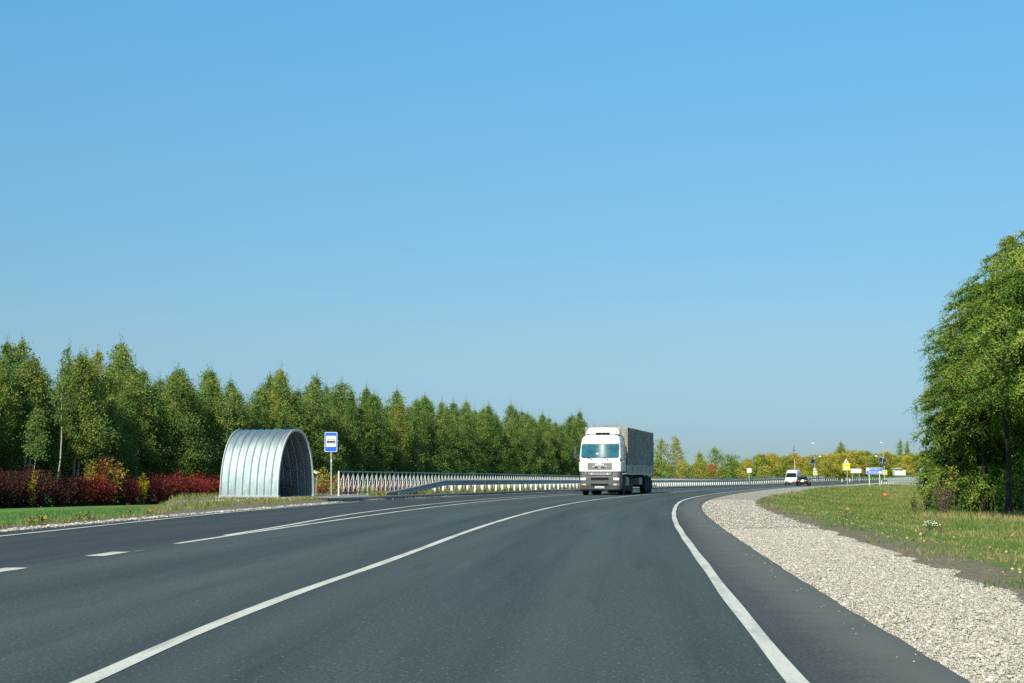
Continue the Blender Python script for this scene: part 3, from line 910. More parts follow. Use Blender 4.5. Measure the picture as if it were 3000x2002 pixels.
def truck():
    p = at(1757, 1449, 93)
    rz = -math.atan(float(slope(98.))) - R(1.0)
    t = thing('lorry', 'white cab articulated lorry with grey tarpaulin trailer driving towards the viewer', 'lorry', (p.x, 93, float(Hs(93.))), rz)
    cab = Shell([(1.34, 1.20, .05, 2.2, .14), (1.38, 1.235, .015, 2.25, .14), (1.9, 1.24, .02, 2.25, .15), (2.10, 1.225, .06, 2.25, .16), (2.97, 1.165, .30, 2.25, .16),
                 (3.0, 1.165, .26, 2.25, .18), (3.28, 1.10, .38, 2.25, .22), (3.42, 1.03, .50, 2.2, .25), (3.49, .90, .72, 2.1, .25)], .11)
    body = cab.mesh().build('cab', M_WHITE, t, smooth=32)
    cab.taper_patch(1.105, 1.10, 2.14, 2.96, .012, 17).build('windscreen', M_SCREEN, body, smooth=True)
    st = MB(); st.loft([[cab.f(-.15 + .075 * math.cos(a), 2.40 + .05 * math.sin(a), dd) for a in [2 * math.pi * k / 14 for k in range(14)]] for dd in (.013, .016)])
    st.build('windscreen_sticker', mat('sticker_pale', (.45, .75, .78), .5), body)
    v = cab.patch((-1.08, 1.08, 2.955, 3.0), .05, .06); v.build('sun_visor', M_WHITE, body)
    for x in (-1, 1):                                                        # door windows and doors
        w = MB(); xx = lambda z: x * (cab.row(z)[1] + .006)
        pts = [(.50, 2.18), (.62, 2.86), (1.28, 2.86), (1.34, 2.42), (1.05, 2.20)]
        w.prism([V3(xx(z), y, z) for y, z in pts], (x * .004, 0, 0), (-x * .01, 0, 0)); 
        d = MB()
        for (y0, z0), (y1, z1) in (((.42, 1.42), (.42, 2.9)), ((1.42, 1.42), (1.42, 2.9)), ((.42, 1.42), (1.42, 1.42))):
            d.bar(V3(xx(z0), y0, z0), V3(xx(z1), y1, z1), .016, .016)
        dd = d.build('door', M_SEAM, body)
        w.build('side_window', M_GLASS, dd)
        MB().box((x * 1.245, 1.30, 1.72), (.03, .16, .04)).build('handle', M_BLACK, dd)
        # mirrors on stays
        mm = MB()
        mm.rbox((x * 1.46, .26, 2.56), (.14, .13, .48), .05); mm.rbox((x * 1.47, .27, 2.20), (.15, .14, .20), .05)
        mm.bar((x * 1.17, .33, 2.86), (x * 1.46, .26, 2.80), .05); mm.bar((x * 1.22, .30, 2.28), (x * 1.47, .28, 2.28), .04)
        mm.build('mirror', M_MIRROR, t, smooth=35)
        md = MB(); md.rbox((x * 1.245, .12, 2.05), (.16, .18, .14), .05); md.build('kerb_mirror', M_MIRROR, t, smooth=35)
    sm = MB()
    for x in (-1.03, 1.03):
        for a, b in zip(np.linspace(1.40, 2.08, 6)[:-1], np.linspace(1.40, 2.08, 6)[1:]): sm.bar(cab.f(x, a, .002), cab.f(x, b, .002), .010, .010)
    for a, b in ((-1.03, 1.03),):
        xs = np.linspace(a, b, 15)
        for q, r in zip(xs[:-1], xs[1:]): sm.bar(cab.f(q, 1.90, .001), cab.f(r, 1.90, .001), .006, .006)
    sm.build('seams', M_SEAM, body)
    g = cab.patch((-.72, .72, 1.46, 1.86), .006, .02, 13, 9).build('grille', M_GRIL, t)
    sl = MB()
    for z in np.linspace(1.49, 1.84, 7):
        xs = np.linspace(-.70, .70, 13)
        for q, r in zip(xs[:-1], xs[1:]): sl.bar(cab.f(q, z, .010), cab.f(r, z, .010), .022, .022)
    sl.build('grille_slot', mat('grille_gap', (.055, .06, .06), .6), g)
    nt = cab.patch((-.09, .09, 1.80, 1.865), .030, .03, 5, 3); nt.build('badge_notch', M_WHITE, g)
    lt = lettering('MAN', .20, M_TEXTW, g, cab.f(0, 1.75, .034), (math.pi / 2, 0, 0), .008, .006, sx=1.25)
    bd = MB()
    for x in (-.37, .37): bd.box(cab.f(x, 1.665, .024), (.11, .012, .03))
    bd.tube([cab.f(.075 * math.cos(a), 1.595 + .062 * math.sin(a), .032) for a in [2 * math.pi * k / 18 for k in range(19)]], .007, 5)
    bd.bar(cab.f(-.045, 1.575, .03), cab.f(.03, 1.62, .03), .018); bd.bar(cab.f(.03, 1.62, .03), cab.f(.055, 1.60, .03), .014)
    bd.bar(cab.f(-.045, 1.575, .03), cab.f(-.055, 1.555, .03), .012); bd.bar(cab.f(.01, 1.60, .03), cab.f(.03, 1.565, .03), .012)
    bd.build('emblem', M_TEXTW, g)
    db = MB()
    for x in (-.19, .19): db.box(cab.f(x, 1.60, .020), (.20, .012, .05))
    db.build('badge_slot', M_BLACK, g)
    wp = MB()                                                                # wipers
    for x0, x1 in ((-.95, -.22), (-.02, .72)):
        wp.bar(cab.f(x0, 2.16, .03), cab.f(x1, 2.19, .035), .022)
        wp.bar(cab.f((x0 + x1) / 2 + .1, 2.08, .03), cab.f((x0 + x1) / 2 - .2, 2.165, .045), .018)
        wp.box(cab.f((x0 + x1) / 2 + .1, 2.075, .02), (.09, .04, .06))
    wp.build('wiper', M_BLACK, t)
    for x in (-1.0, -.32, -.03, .27, .97):
        MB().box(cab.f(x, 3.16, .004), (.095, .03, .022)).build('marker_lamp', worn('lamp_amber_%d' % int(x * 50 + 99), (.42, .40, .36), (.3, .28, .25)), body)
    # roof fairing
    fr = Shell([(3.53, 1.02, 1.0, 2.2, .2), (3.62, 1.0, 1.05, 2.2, .22), (3.82, .96, 1.20, 2.2, .26), (3.92, .89, 1.36, 2.2, .28), (3.965, .78, 1.55, 2.15, .28)], .22)
    ff = fr.mesh().build('roof_fairing', M_WHITE, t, smooth=40)
    gp = MB(); gp.rbox((0, 1.62, 3.49), (1.86, 1.1, .12), .05); gp.build('fairing_shadow', M_DARK, ff)  # dark block standing in for the shadow under the fairing
    fr.patch((-.38, .46, 3.535, 3.64), .012, .03).build('air_intake', M_DARK, ff)
    for x in (-.66, .74):
        l = MB(); c = V3(x, .86, 3.60)
        l.loft([[c + V3(.088 * k * math.cos(a), y, .088 * k * math.sin(a)) for a in [2 * math.pi * i / 16 for i in range(16)]] for y, k in ((0, .9), (.02, 1), (.05, .95), (.10, .5))])
        l.bar(c + V3(0, .05, -.16), c + V3(0, .05, -.07), .03)
        l.build('roof_lamp', M_WHITE, t, smooth=40)
    hn = MB(); hn.tube([(.0, .80, 3.52), (0, 1.1, 3.53)], [.035, .015], 8); hn.bar((.05, .9, 3.49), (.05, .9, 3.53), .03)
    hn.build('horn', M_MIRROR, t)
    MB().tube([(.90, .7, 3.45), (.905, .75, 4.22)], .006, 5).build('aerial', M_BLACK, t)
    # bumper
    bp = Shell([(.27, 1.10, .06, .95, .15), (.34, 1.17, -.02, .98, .18), (.58, 1.205, -.07, 1.0, .2), (1.0, 1.215, -.055, 1.0, .2), (1.27, 1.19, -.005, 1.0, .2), (1.325, 1.17, .03, 1.0, .2)], .12)
    b = bp.mesh().build('bumper', M_PGREY, t, smooth=35)
    bp.patch((-.70, .70, 1.16, 1.30), .006, .02).build('step_panel', worn('step_grey', (.15, .15, .145), (.09, .09, .09)), b)
    fm = MB()
    for a, c2 in (((-.73, 1.325), (-.70, 1.145)), ((-.70, 1.145), (.70, 1.145)), ((.70, 1.145), (.73, 1.325))):
        for k in range(8):
            q = [a[0] + (c2[0] - a[0]) * (k + i) / 8 for i in (0, 1)]; z = [a[1] + (c2[1] - a[1]) * (k + i) / 8 for i in (0, 1)]
            fm.bar(bp.f(q[0], z[0], .008), bp.f(q[1], z[1], .008), .035)
    fm.build('step_frame', M_BLACK, b)
    for x in (-.46, .47):
        MB().loft([[bp.f(x + .038 * k * math.cos(a), 1.235 + .038 * k * math.sin(a), d_) for a in [2 * math.pi * i / 12 for i in range(12)]] for d_, k in ((.008, 1), (.02, .85))]).build('round_knob', M_SWHITE, b)
    for z0, z1, hw in ((.885, 1.005, .52), (.545, .655, .50)):
        bp.patch((-hw, hw, z0, z1), .005, .012).build('air_slot', M_DARK, b)
        li = MB(); 
        for z in (z0 - .012, z1 + .012):
            xs = np.linspace(-hw - .03, hw + .03, 12)
            for q, r in zip(xs[:-1], xs[1:]): li.bar(bp.f(q, z, .006), bp.f(r, z, .006), .03, .024)
        li.build('slot_lip', M_PGREY, b)
    for s_ in (-1, 1):
        x0, x1 = sorted((s_ * .80, s_ * 1.13))
        bp.patch((x0 - .02, x1 + .02, .845, 1.03), .002, .01).build('lamp_recess', M_BLACK, b)
        h = bp.patch((x0, x1, .865, 1.01), .012, .03).build('headlight', M_LAMP, b)
        for xx in (.88, 1.03):
            MB().loft([[bp.f(s_ * xx + .058 * k * math.cos(a), .938 + .058 * k * math.sin(a), d_) for a in [2 * math.pi * i / 14 for i in range(14)]] for d_, k in ((.014, 1), (.017, .9))]).build('lamp_bulb', M_TEXTW, h)
        xa, xb = sorted((s_ * .80, s_ * .985)); bp.patch((xa, xb, .575, .66), .008, .02).build('fog_light', worn('fog_glass_%d' % s_, (.5, .5, .48), (.25, .25, .24)), b)
        xa, xb = sorted((s_ * .99, s_ * 1.15)); bp.patch((xa, xb, .575, .66), .008, .02).build('indicator', M_ORANGE, b)
        MB().bar(bp.f(s_ * .62, .30, .004), bp.f(s_ * .68, .54, .004), .012).build('bumper_seam', M_BLACK, b)
    pl = bp.patch((-.27, .27, .405, .52), .016, .012).build('number_plate', M_PLATE, b)
    lettering('А658ВН72', .105, M_INK, pl, bp.f(0, .462, .019), depth=.001)
    # tractor underside
    ch = MB()
    for x in (-.42, .42): ch.bar((x, .3, .80), (x, 6.2, .80), .12, .26)
    ch.box((0, 1.45, .62), (1.5, .5, .5)); ch.box((0, 4.9, .62), (1.6, .6, .4)); ch.box((0, 3.2, .75), (1.0, 1.4, .5)); ch.box((0, 1.0, .95), (2.0, 1.0, .5))
    ch.box((0, .75, .50), (1.9, .5, .36))
    ch.build('chassis', M_DARK, t)
    ft = MB()
    for x in (-.95, .95): ft.rbox((x, 3.0, .78), (.60, 1.3, .62), .15)
    ft.build('fuel_tank', M_ALU, t, smooth=35)
    mg = worn('mudguard_grey', (.11, .118, .12), (.2, .195, .18), .6, 0, .6, 4)
    for x in (-1, 1):
        for y0, r, w in ((1.48, .62, .36), (4.95, .64, .66)):
            fm = MB(); an = [R(a) for a in range(0, 181, 15)]
            cx = x * (1.22 - w / 2)
            fm.loft([[V3(cx + sx * w / 2, y0 + (r + dr) * math.cos(a), .52 + (r + dr) * math.sin(a)) for sx, dr in ((-1, 0), (1, 0), (1, .03), (-1, .03))] for a in an]); fm.build('mudguard', mg, t)
    mf = worn('mud_flap_grey', (.19, .19, .18), (.1, .1, .09), .8)
    for x in (-1, 1):
        MB().box((x * .90, 5.68, .50), (.60, .02, .62)).build('mud_flap', mf, t); MB().box((x * .92, 4.22, .48), (.58, .02, .5)).build('mud_flap', mf, t)
    for x in (-1, 1):
        wheel(t, (x * 1.05, 1.48, .50), .50, .31, M_RUB, M_RIM)
        wheel(t, (x * .93, 4.95, .50), .50, .58, M_RUB, M_RIM)
    # trailer
    Y0, L_, zb, zt, hw = 2.8, 13.5, 1.74, 4.02, 1.275
    ys = np.linspace(0, L_, 82); sec = []
    for z in np.linspace(zb, zt - .06, 20): sec.append((hw, z, 1))
    for a in (30, 60, 90): sec.append((hw - .06 + .06 * math.cos(R(a)), zt - .06 + .06 * math.sin(R(a)), .2))
    for x in np.linspace(hw - .15, -hw + .15, 11): sec.append((x, zt + .07 * (1 - (x / hw)**2), .15))
    for a in (90, 120, 150): sec.append((-hw + .06 + .06 * math.cos(R(a)), zt - .06 + .06 * math.sin(R(a)), .2))
    for z in np.linspace(zt - .06, zb, 20): sec.append((-hw, z, 1))
    bay = L_ / 6
    def tarp(i, y):
        x, z, k = sec[i]; ph = (y % bay) / bay; hz = (z - zb) / (zt - zb)
        b = -.075 * math.sin(math.pi * ph)**.6 * math.sin(math.pi * min(max(hz, 0), 1)) + .012 * math.sin(9 * y + 4 * z) + .012 * math.sin(17 * z + 3 * y) + .016 * math.sin(5.1 * y - 7 * z)
        b -= .018 * (1 if .93 < (hz * 5) % 1 or (hz * 5) % 1 < .07 else 0)
        n = 1 if x > 0 else -1
        return V3(x + (n * b * k if k > .5 else 0), Y0 + y, z + (b * .5 if k < .5 else 0))
    tp = MB(); tp.grid(lambda y, i: tarp(int(i), y), ys, np.arange(len(sec)))
    trp = tp.build('tarpaulin', M_TARP, t, smooth=50)
    fp = MB(); fp.grid(lambda x, z: V3(x, Y0 - .02 + .02 * math.sin(5 * x + 3 * z) * math.cos(2.2 * z), z if z < zt - .01 else zt + .06 * (1 - (x / hw)**2)), np.linspace(-hw, hw, 24), np.linspace(1.3, zt, 22))
    fp.build('front_wall', M_TARP, trp, smooth=60)
    rp = MB(); rp.box((0, Y0 + L_, 2.65), (2.54, .03, 2.7)); rp.build('rear_wall', M_TARP, trp)
    ey = MB()
    for z in np.linspace(1.9, 3.85, 12):
        for x in (-1, 1): ey.box((x * (hw - .055), Y0 - .035, z), (.022, .02, .05))
    ey.build('eyelets', M_BLACK, trp)
    for x in (-1, 1):
        sb = MB(); sb.box((x * 1.262, Y0 + L_ / 2, 1.515), (.03, L_ - .02, .43)); sbo = sb.build('sideboard', M_ALU, t)
        rl = MB(); rl.bar((x * 1.285, Y0, 1.75), (x * 1.285, Y0 + L_, 1.75), .03, .035); rl.bar((x * 1.25, Y0, 1.24), (x * 1.25, Y0 + L_, 1.24), .08, .12)
        rl.build('side_rail', M_GALVD, sbo)
        ps = MB()
        for k in range(1, 6): ps.box((x * 1.286, Y0 + bay * k, 1.48), (.018, .09, .50))
        ps.build('board_post', M_ALU, sbo)
        MB().box((x * 1.245, Y0 - .035, 1.50), (.075, .035, .52)).build('corner_post', M_SWHITE, sbo)
    un = MB()
    for x in (-.5, .5): un.bar((x, Y0 + .3, 1.02), (x, Y0 + L_ - .1, 1.02), .14, .36)
    un.box((0, Y0 + 10.7, .55), (1.7, 3.2, .3)); un.box((0, Y0 + L_ - .15, .62), (2.3, .12, .14)); un.box((0, Y0 + 6, 1.1), (2.3, 11, .1))
    for x in (-.9, .9): un.bar((x, Y0 + 2.6, .25), (x, Y0 + 2.6, 1.1), .12); un.box((x, Y0 + 2.6, .22), (.26, .26, .06))
    un.build('trailer_frame', M_DARK, t)
    tb = MB()
    for x in (-1, 1): tb.rbox((x * .98, Y0 + 6.6, .78), (.50, 1.5, .46), .05)
    tb.build('toolbox', M_ALU, t)
    for x in (-1, 1):
        for y in (9.3, 10.62, 11.94): wheel(t, (x * 1.06, Y0 + y, .52), .52, .38, M_RUB, M_RIM)
        MB().box((x * 1.05, Y0 + 12.65, .55), (.42, .02, .55)).build('rear_mud_flap', M_BLACK, t)


truck()


def van():
    p = at(2316, 1423, 271)
    rz = -math.atan(float(slope(275.)))
    t = thing('van', 'white high roof van coming towards the viewer beside the black car', 'van', (p.x, 271, float(Hs(271.))), rz)
    s = Shell([(.28, .92, .06, 5.6, .2), (.45, .99, 0, 5.7, .22), (.75, 1.0, .02, 5.75, .25), (.95, .99, .10, 5.75, .3), (1.12, .985, .35, 5.75, .3), (1.28, .975, .62, 5.75, .25),
               (2.02, .92, 1.22, 5.7, .22), (2.3, .88, 1.45, 5.68, .22), (2.5, .80, 1.75, 5.6, .22), (2.56, .66, 2.0, 5.5, .2)], .14)
    b = s.mesh().build('body', M_WHITE, t, smooth=30)
    s.taper_patch(.90, .80, 1.30, 2.03, .014).build('windscreen', M_GLASS, b)
    s2 = Shell([(.26, .93, .03, 1.0, .2), (.45, 1.0, -.04, 1.0, .22), (.62, 1.005, -.03, 1.0, .22)], .14)
    s2.mesh().build('bumper', M_PGREY, b, smooth=35)
    s.patch((-.46, -.06, .80, .91), .012, .02).build('grille', M_BLACK, b); s.patch((.06, .46, .80, .91), .012, .02).build('grille', M_BLACK, b)
    s2.patch((-.27, .27, .46, .57), .02, .01).build('number_plate', M_PLATE, b)
    for x in (-1, 1):
        xa, xb = sorted((x * .60, x * .90)); s.patch((xa, xb, .92, 1.10), .012, .02).build('headlight', M_LAMP, b)
        m = MB(); m.rbox((x * 1.12, 1.0, 1.45), (.2, .14, .42), .05); m.bar((x * .95, 1.05, 1.40), (x * 1.1, 1.0, 1.40), .06); m.build('mirror', M_BLACK, t)
        w = MB(); xx = lambda z: x * (s.row(z)[1] + .005)
        w.prism([V3(xx(z), y, z) for y, z in ((1.05, 1.36), (1.5, 1.95), (2.2, 1.95), (2.2, 1.36))], (x * .004, 0, 0), (-x * .02, 0, 0)); w.build('side_window', M_GLASS, b)
        for y in (1.0, 4.5):
            wheel(t, (x * .92, y, .34), .34, .23, M_RUB, M_RIM)
            a = MB(); a.loft([[V3(x * .99 + sx * .03, y + rr * math.cos(q), .36 + rr * math.sin(q)) for sx, rr in ((-1, .36), (1, .36), (1, .44), (-1, .44))] for q in [R(k) for k in range(0, 181, 20)]]); a.build('wheel_arch', M_PGREY, b)


van()
M_CARBLK = mat('black_car_paint', (.008, .010, .011), .25, spec=.4, coat=.25)


def sedan():
    p = at(2350, 1423, 250)
    t = thing('car', 'black saloon car driving away in front of the white van', 'car', (p.x, 250, float(Hs(250.))), -math.atan(float(slope(253.))))
    s = Shell([(.22, .80, .12, 4.5, .2), (.34, .88, .02, 4.68, .25), (.55, .915, 0, 4.72, .28), (.75, .91, .02, 4.70, .28), (.93, .87, .08, 4.5, .3), (1.0, .80, .22, 3.9, .3)], .14)
    b = s.mesh().build('body', M_CARBLK, t, smooth=30)
    g = Shell([(.96, .79, .50, 3.45, .2), (1.2, .71, .82, 3.0, .2), (1.40, .60, 1.18, 2.6, .2), (1.455, .52, 1.40, 2.4, .2)], .1)
    cb = g.mesh().build('cabin', M_CARBLK, b, smooth=30)
    g.taper_patch(.68, .56, 1.01, 1.39, .014, 11, 7, .06).build('rear_window', M_GLASS, cb)
    for x in (-1, 1):
        w = MB(); xx = lambda z: x * (g.row(z)[1] + .004)
        w.prism([V3(xx(z), y, z) for y, z in ((.95, 1.02), (1.35, 1.38), (2.4, 1.38), (3.1, 1.02))], (x * .004, 0, 0), (-x * .02, 0, 0)); w.build('side_window', M_GLASS, cb)
        xa, xb = sorted((x * .42, x * .87)); tl = s.patch((xa, xb, .72, .88), .012, .02); tl.build('tail_light', M_TAIL, b)
        xa, xb = sorted((x * .50, x * .60)); s.patch((xa, xb, .75, .81), .02, .01).build('reversing_light', M_LAMP, b)
        m = MB(); m.rbox((x * 1.0, 2.9, 1.02), (.2, .12, .14), .04); m.bar((x * .8, 2.9, .98), (x * .96, 2.9, 1.0), .05); m.build('mirror', M_CARBLK, b)
        for y in (.85, 3.65): wheel(t, (x * .80, y, .32), .32, .22, M_RUB, M_RIM)
    s.patch((-.26, .26, .62, .73), .014, .02).build('number_plate', M_PLATE, b)
    s.patch((-.12, .12, .82, .86), .012, .01).build('badge_strip', M_TEXTW, b)
    ex = MB()
    for x in (-.45, .45): ex.cyl((x, .10, .26), (x, .3, .26), .035, 10)
    ex.build('exhaust', M_GALV, b)


sedan()

# ------------------------------------------------------------------ far signs, lamps, kiosk
def pole_sign(name, label, px, py_base, Y, cat='sign', rz=0.0):
    p = at(px, py_base, Y)
    return thing(name, label, cat, p, rz), p


def tri(m, cx, cz, s, y, t):
    h = s * .866
    m.prism([V3(cx - s / 2, y, cz - h / 3), V3(cx + s / 2, y, cz - h / 3), V3(cx, y, cz + 2 * h / 3)], (0, 0, 0), (0, -t, 0))
    return m


def figure(m, x, z, s, y, t):
    """little walking figure"""
    m.loft([[V3(x + .10 * s * math.cos(a), y - d, z + .42 * s + .10 * s * math.sin(a)) for a in [2 * math.pi * k / 8 for k in range(8)]] for d in (0, t)])
    for a, b in (((0, .30), (.02, -.02)), ((.02, 0), (.18, -.42)), ((.02, 0), (-.16, -.42)), ((0, .26), (.20, .06)), ((0, .26), (-.18, .04))):
        m.bar(V3(x + a[0] * s, y - t / 2, z + a[1] * s), V3(x + b[0] * s, y - t / 2, z + b[1] * s), .09 * s, t)
    return m


def warn():
    t, p = pole_sign('warning_sign', 'triangular junction warning sign above a square yellow crossing warning on one pole', 2482.5, 1422.5, 215)
    k = 215 / 4700
    zb = lambda py: (1422.5 - py) * k
    MB().tube([(.03, 0, -.3), (-.03, 0, zb(1343))], .045, 8).build('pole', M_GALVD, t)
    yb = flat_sign(t, 'yellow_board', 21.3 * k, 20.2 * k, .05, M_FLUO, (-.09, -.06, zb(1368.5)), .02)
    tri(MB(), -.09, zb(1371), .78, -.075, .004).build('triangle_border', M_RED, yb)
    tri(MB(), -.09, zb(1371), .60, -.081, .004).build('triangle_face', M_SWHITE, yb)
    figure(MB(), -.09, zb(1371) + .02, .26, -.087, .004).build('figure_symbol', M_INK, yb)
    tr = tri(MB(), -.11, zb(1353), 18.5 * k, -.05, .02).build('triangle_sign', M_RED, t)
    tri(MB(), -.11, zb(1353), 14.0 * k, -.072, .004).build('triangle_face', M_SWHITE, tr)
    c = MB(); z = zb(1354); c.box((-.11, -.08, z + .03), (.07, .006, .40)); c.box((-.11, -.08, z + .02), (.22, .006, .05)); c.build('junction_symbol', M_INK, tr)


def ped_board(t, name, w, c, face=-1):
    b = flat_sign(t, name, w, w, .06, M_FLUO, c, .02)
    q = w / .9; y = c[1] - .012
    m = flat_sign(b, 'blue_square', w * .64, w * .64, .02, M_BLUE, (c[0], y, c[2]), .006)
    tri(MB(), c[0], c[2] - .02 * q, w * .50, y - .005, .004).build('white_triangle', M_SWHITE, m)
    figure(MB(), c[0], c[2] - .03 * q, .22 * q, y - .011, .003).build('figure_symbol', M_INK, m)
    return b


def lamp_head(root, c, L_, az, name='lamp_head'):
    d = V3(math.cos(az), math.sin(az), .12)
    m = MB(); a = Vector(c); m.tube([a, a + d * (.25 * L_), a + d * (.7 * L_), a + d * L_], [.05, .12, .13, .03], 8)
    return m.build(name, M_SWHITE, root, smooth=True)


def solar_panel(root, c, w, h, tilt, yaw, cells=2, lean=0.):
    M = Matrix.Rotation(yaw, 3, 'Z') @ Matrix.Rotation(-tilt, 3, 'X') @ Matrix.Rotation(lean, 3, 'Y')
    f = MB(); f.box(c, (w, .05, h), M=M); o = f.build('solar_panel', M_GALVD, root)
    s = MB()
    for i in range(cells):
        cw = w / cells
        s.box(Vector(c) + M @ V3((i - (cells - 1) / 2) * cw, -.028, 0), (cw - .05, .01, h - .06), M=M)
    s.build('solar_cells', M_PANEL, o)
    b = MB(); b.bar(Vector(c) + M @ V3(0, .03, 0), V3(0, 0, c[2] - .1), .06); b.build('panel_bracket', M_GALVD, o)


def right_lamp():
    Y = 335; k = Y / 4700
    t, p = pole_sign('solar_street_lamp', 'solar crossing lamp post with twin panels and a yellow crossing sign by the blue board', 2591.5, 1411, Y, 'street lamp')
    zb = lambda py: (1411 - py) * k; xb = lambda px: (px - 2591.5) * k
    MB().tube([(0, 0, -.3), (xb(2591), 0, zb(1365)), (xb(2589.5), 0, zb(1340)), (xb(2588), 0, zb(1299))], [.11, .10, .07, .05], 8).build('pole', M_GALVD, t)
    lamp_head(t, (xb(2588.5), 0, zb(1298.5)), .75, math.pi + .3)
    ar = MB(); ar.tube([(xb(2589), 0, zb(1341)), (xb(2578), 0, zb(1338.5)), (xb(2572), 0, zb(1338))], .035, 6).build('lamp_arm', M_GALVD, t)
    lamp_head(t, (xb(2572.5), 0, zb(1338)), .62, math.pi)
    solar_panel(t, (xb(2586), -.25, zb(1349.5)), 1.55, 1.15, R(25), R(-8), 2, R(14))
    MB().rbox((xb(2591), 0, zb(1362)), (.5, .35, .42), .03).build('battery_box', M_MIRROR, t)
    ped_board(t, 'crossing_sign', 13 * k, (xb(2592.5), -.18, zb(1384.5)))


def left_lamp():
    Y = 335; k = Y / 4700
    t, p = pole_sign('solar_street_lamp', 'solar crossing lamp post with one tilted panel standing behind the railing', 2389.5, 1409, Y, 'street lamp')
    zb = lambda py: (1409 - py) * k; xb = lambda px: (px - 2389.5) * k
    MB().tube([(0, 0, -.4), (xb(2388), 0, zb(1362)), (xb(2386), 0, zb(1335)), (xb(2386), 0, zb(1301))], [.11, .10, .06, .05], 8).build('pole', M_GALVD, t)
    lamp_head(t, (xb(2387.5), 0, zb(1300.5)), .72, math.pi + .3)
    MB().tube([(xb(2386.5), 0, zb(1343)), (xb(2395), .1, zb(1340)), (xb(2402), .1, zb(1338.5))], .03, 6).build('lamp_arm', M_GALVD, t)
    lamp_head(t, (xb(2401), .1, zb(1338.5)), .5, 0)
    solar_panel(t, (xb(2381.5), -.25, zb(1352.5)), .80, 1.12, R(30), R(-30), 1, R(18))
    rd = MB(); rd.loft([[V3(xb(2388) + .32 * math.cos(a), .1 + y, zb(1375.5) + .32 * math.sin(a)) for a in [2 * math.pi * q / 18 for q in range(18)]] for y in (0, .03)])
    rd.build('round_sign_back', M_GALV, t)
    ped_board(t, 'crossing_sign', 12.5 * k, (xb(2388), -.18, zb(1386.5)))


def direction_sign():
    Y = 245; k = Y / 4700; pc = 2561.5
    p = at(pc, 1420, Y); t = thing('direction_sign', 'wide blue direction sign with two white lines of place names on two legs', 'sign', p)
    zb = lambda py: (1420 - py) * k; xb = lambda px: (px - pc) * k
    b = flat_sign(t, 'sign_board', 47.5 * k, 18.6 * k, .05, M_BLUE, (0, -.07, zb(1380.3)), .03, M_SWHITE, .05)
    MB().box((0, -.09, zb(1380.6)), (46.5 * k, .006, .035)).build('divider', M_SWHITE, b)
    def arrow(cx, cz, s):
        m = MB(); z = cz
        m.prism([V3(cx - s * .20, -.089, z - .17), V3(cx - s * .20, -.089, z + .17), V3(cx + s * .02, -.089, z + .17), V3(cx + s * .26, -.089, z), V3(cx + s * .02, -.089, z - .17)][::1], (0, 0, 0), (0, -.004, 0))
        m.box((cx - s * .30, -.091, z), (.22, .004, .13)); m.build('arrow', M_SWHITE, b)
    arrow(xb(2542.3), zb(1376), -1.0); arrow(xb(2579.5), zb(1384.5), 1.0)
    lettering('УЛАНОВКА 5', .30, M_SWHITE, b, (xb(2564.0), -.09, zb(1375.8)), depth=.004, sx=.80)
    lettering('МАРЬЕВКА', .30, M_SWHITE, b, (xb(2557.5), -.09, zb(1384.6)), depth=.004, sx=.85)
    for px, py in ((2547.5, 1417), (2577.5, 1422.5)):
        MB().tube([(xb(px), 0, zb(py) - .4), (xb(px) - .02, 0, zb(1374))], .07, 8).build('leg', M_GALV, t)


def backs():
    Y = 335; k = Y / 4700
    p = at(2508, 1408, Y); t = thing('sign_back', 'grey back of a wide road sign on two legs behind the warning sign', 'sign', p)
    m = MB(); m.box((0, -.02, 28 * k), (31 * k, .03, 13 * k)); b = m.build('sign_board', M_GALV, t)
    r_ = MB()
    for z in (25, 31): r_.box((0, -.045, z * k), (30 * k, .03, .06))
    r_.build('stiffener', M_GALVD, b)
    for x in (-10, 10): MB().tube([(x * k, .04, -.6), (x * k, .04, 34 * k)], .06, 8).build('leg', M_GALVD, t)
    Y = 262; k = Y / 4700
    p = at(2195, 1402, Y); t = thing('sign_back', 'small square grey back of a sign on one pole behind the railing', 'sign', p)
    flat_sign(t, 'sign_board', 13.5 * k, 13.5 * k, .05, M_GALV, (0, -.03, 23 * k), .03)
    MB().tube([(0, .03, -1), (0, .03, 26 * k)], .05, 8).build('pole', M_GALVD, t)
    MB().box((.2, -.06, 19.5 * k), (.25, .04, .14)).build('bracket', M_SWHITE, t)
    Y = 330; k = Y / 4700
    p = at(2699, 1400, Y); t = thing('parking_sign', 'small blue sign half hidden at the edge of the big right hand tree', 'sign', p)
    b = flat_sign(t, 'sign_board', 9 * k, 10 * k, .04, M_BLUE, (0, -.05, 22 * k), .03, M_SWHITE, .03)
    m = MB(); m.box((-.10, -.075, 22 * k), (.09, .01, .42)); m.tube([(-.07, -.075, 22 * k + .17), (.10, -.075, 22 * k + .17), (.14, -.075, 22 * k + .08), (.10, -.075, 22 * k), (-.07, -.075, 22 * k)], .035, 5); m.build('sign_symbol', M_SWHITE, b)
    MB().tube([(0, .02, -.8), (0, .02, 26 * k)], .05, 8).build('pole', M_GALV, t)
    mm = MB(); mm.box((.30, .1, 27.5 * k), (.5, .05, .22), M=Matrix.Rotation(R(-25), 3, 'Y')); mm.build('small_plate', M_SWHITE, t)


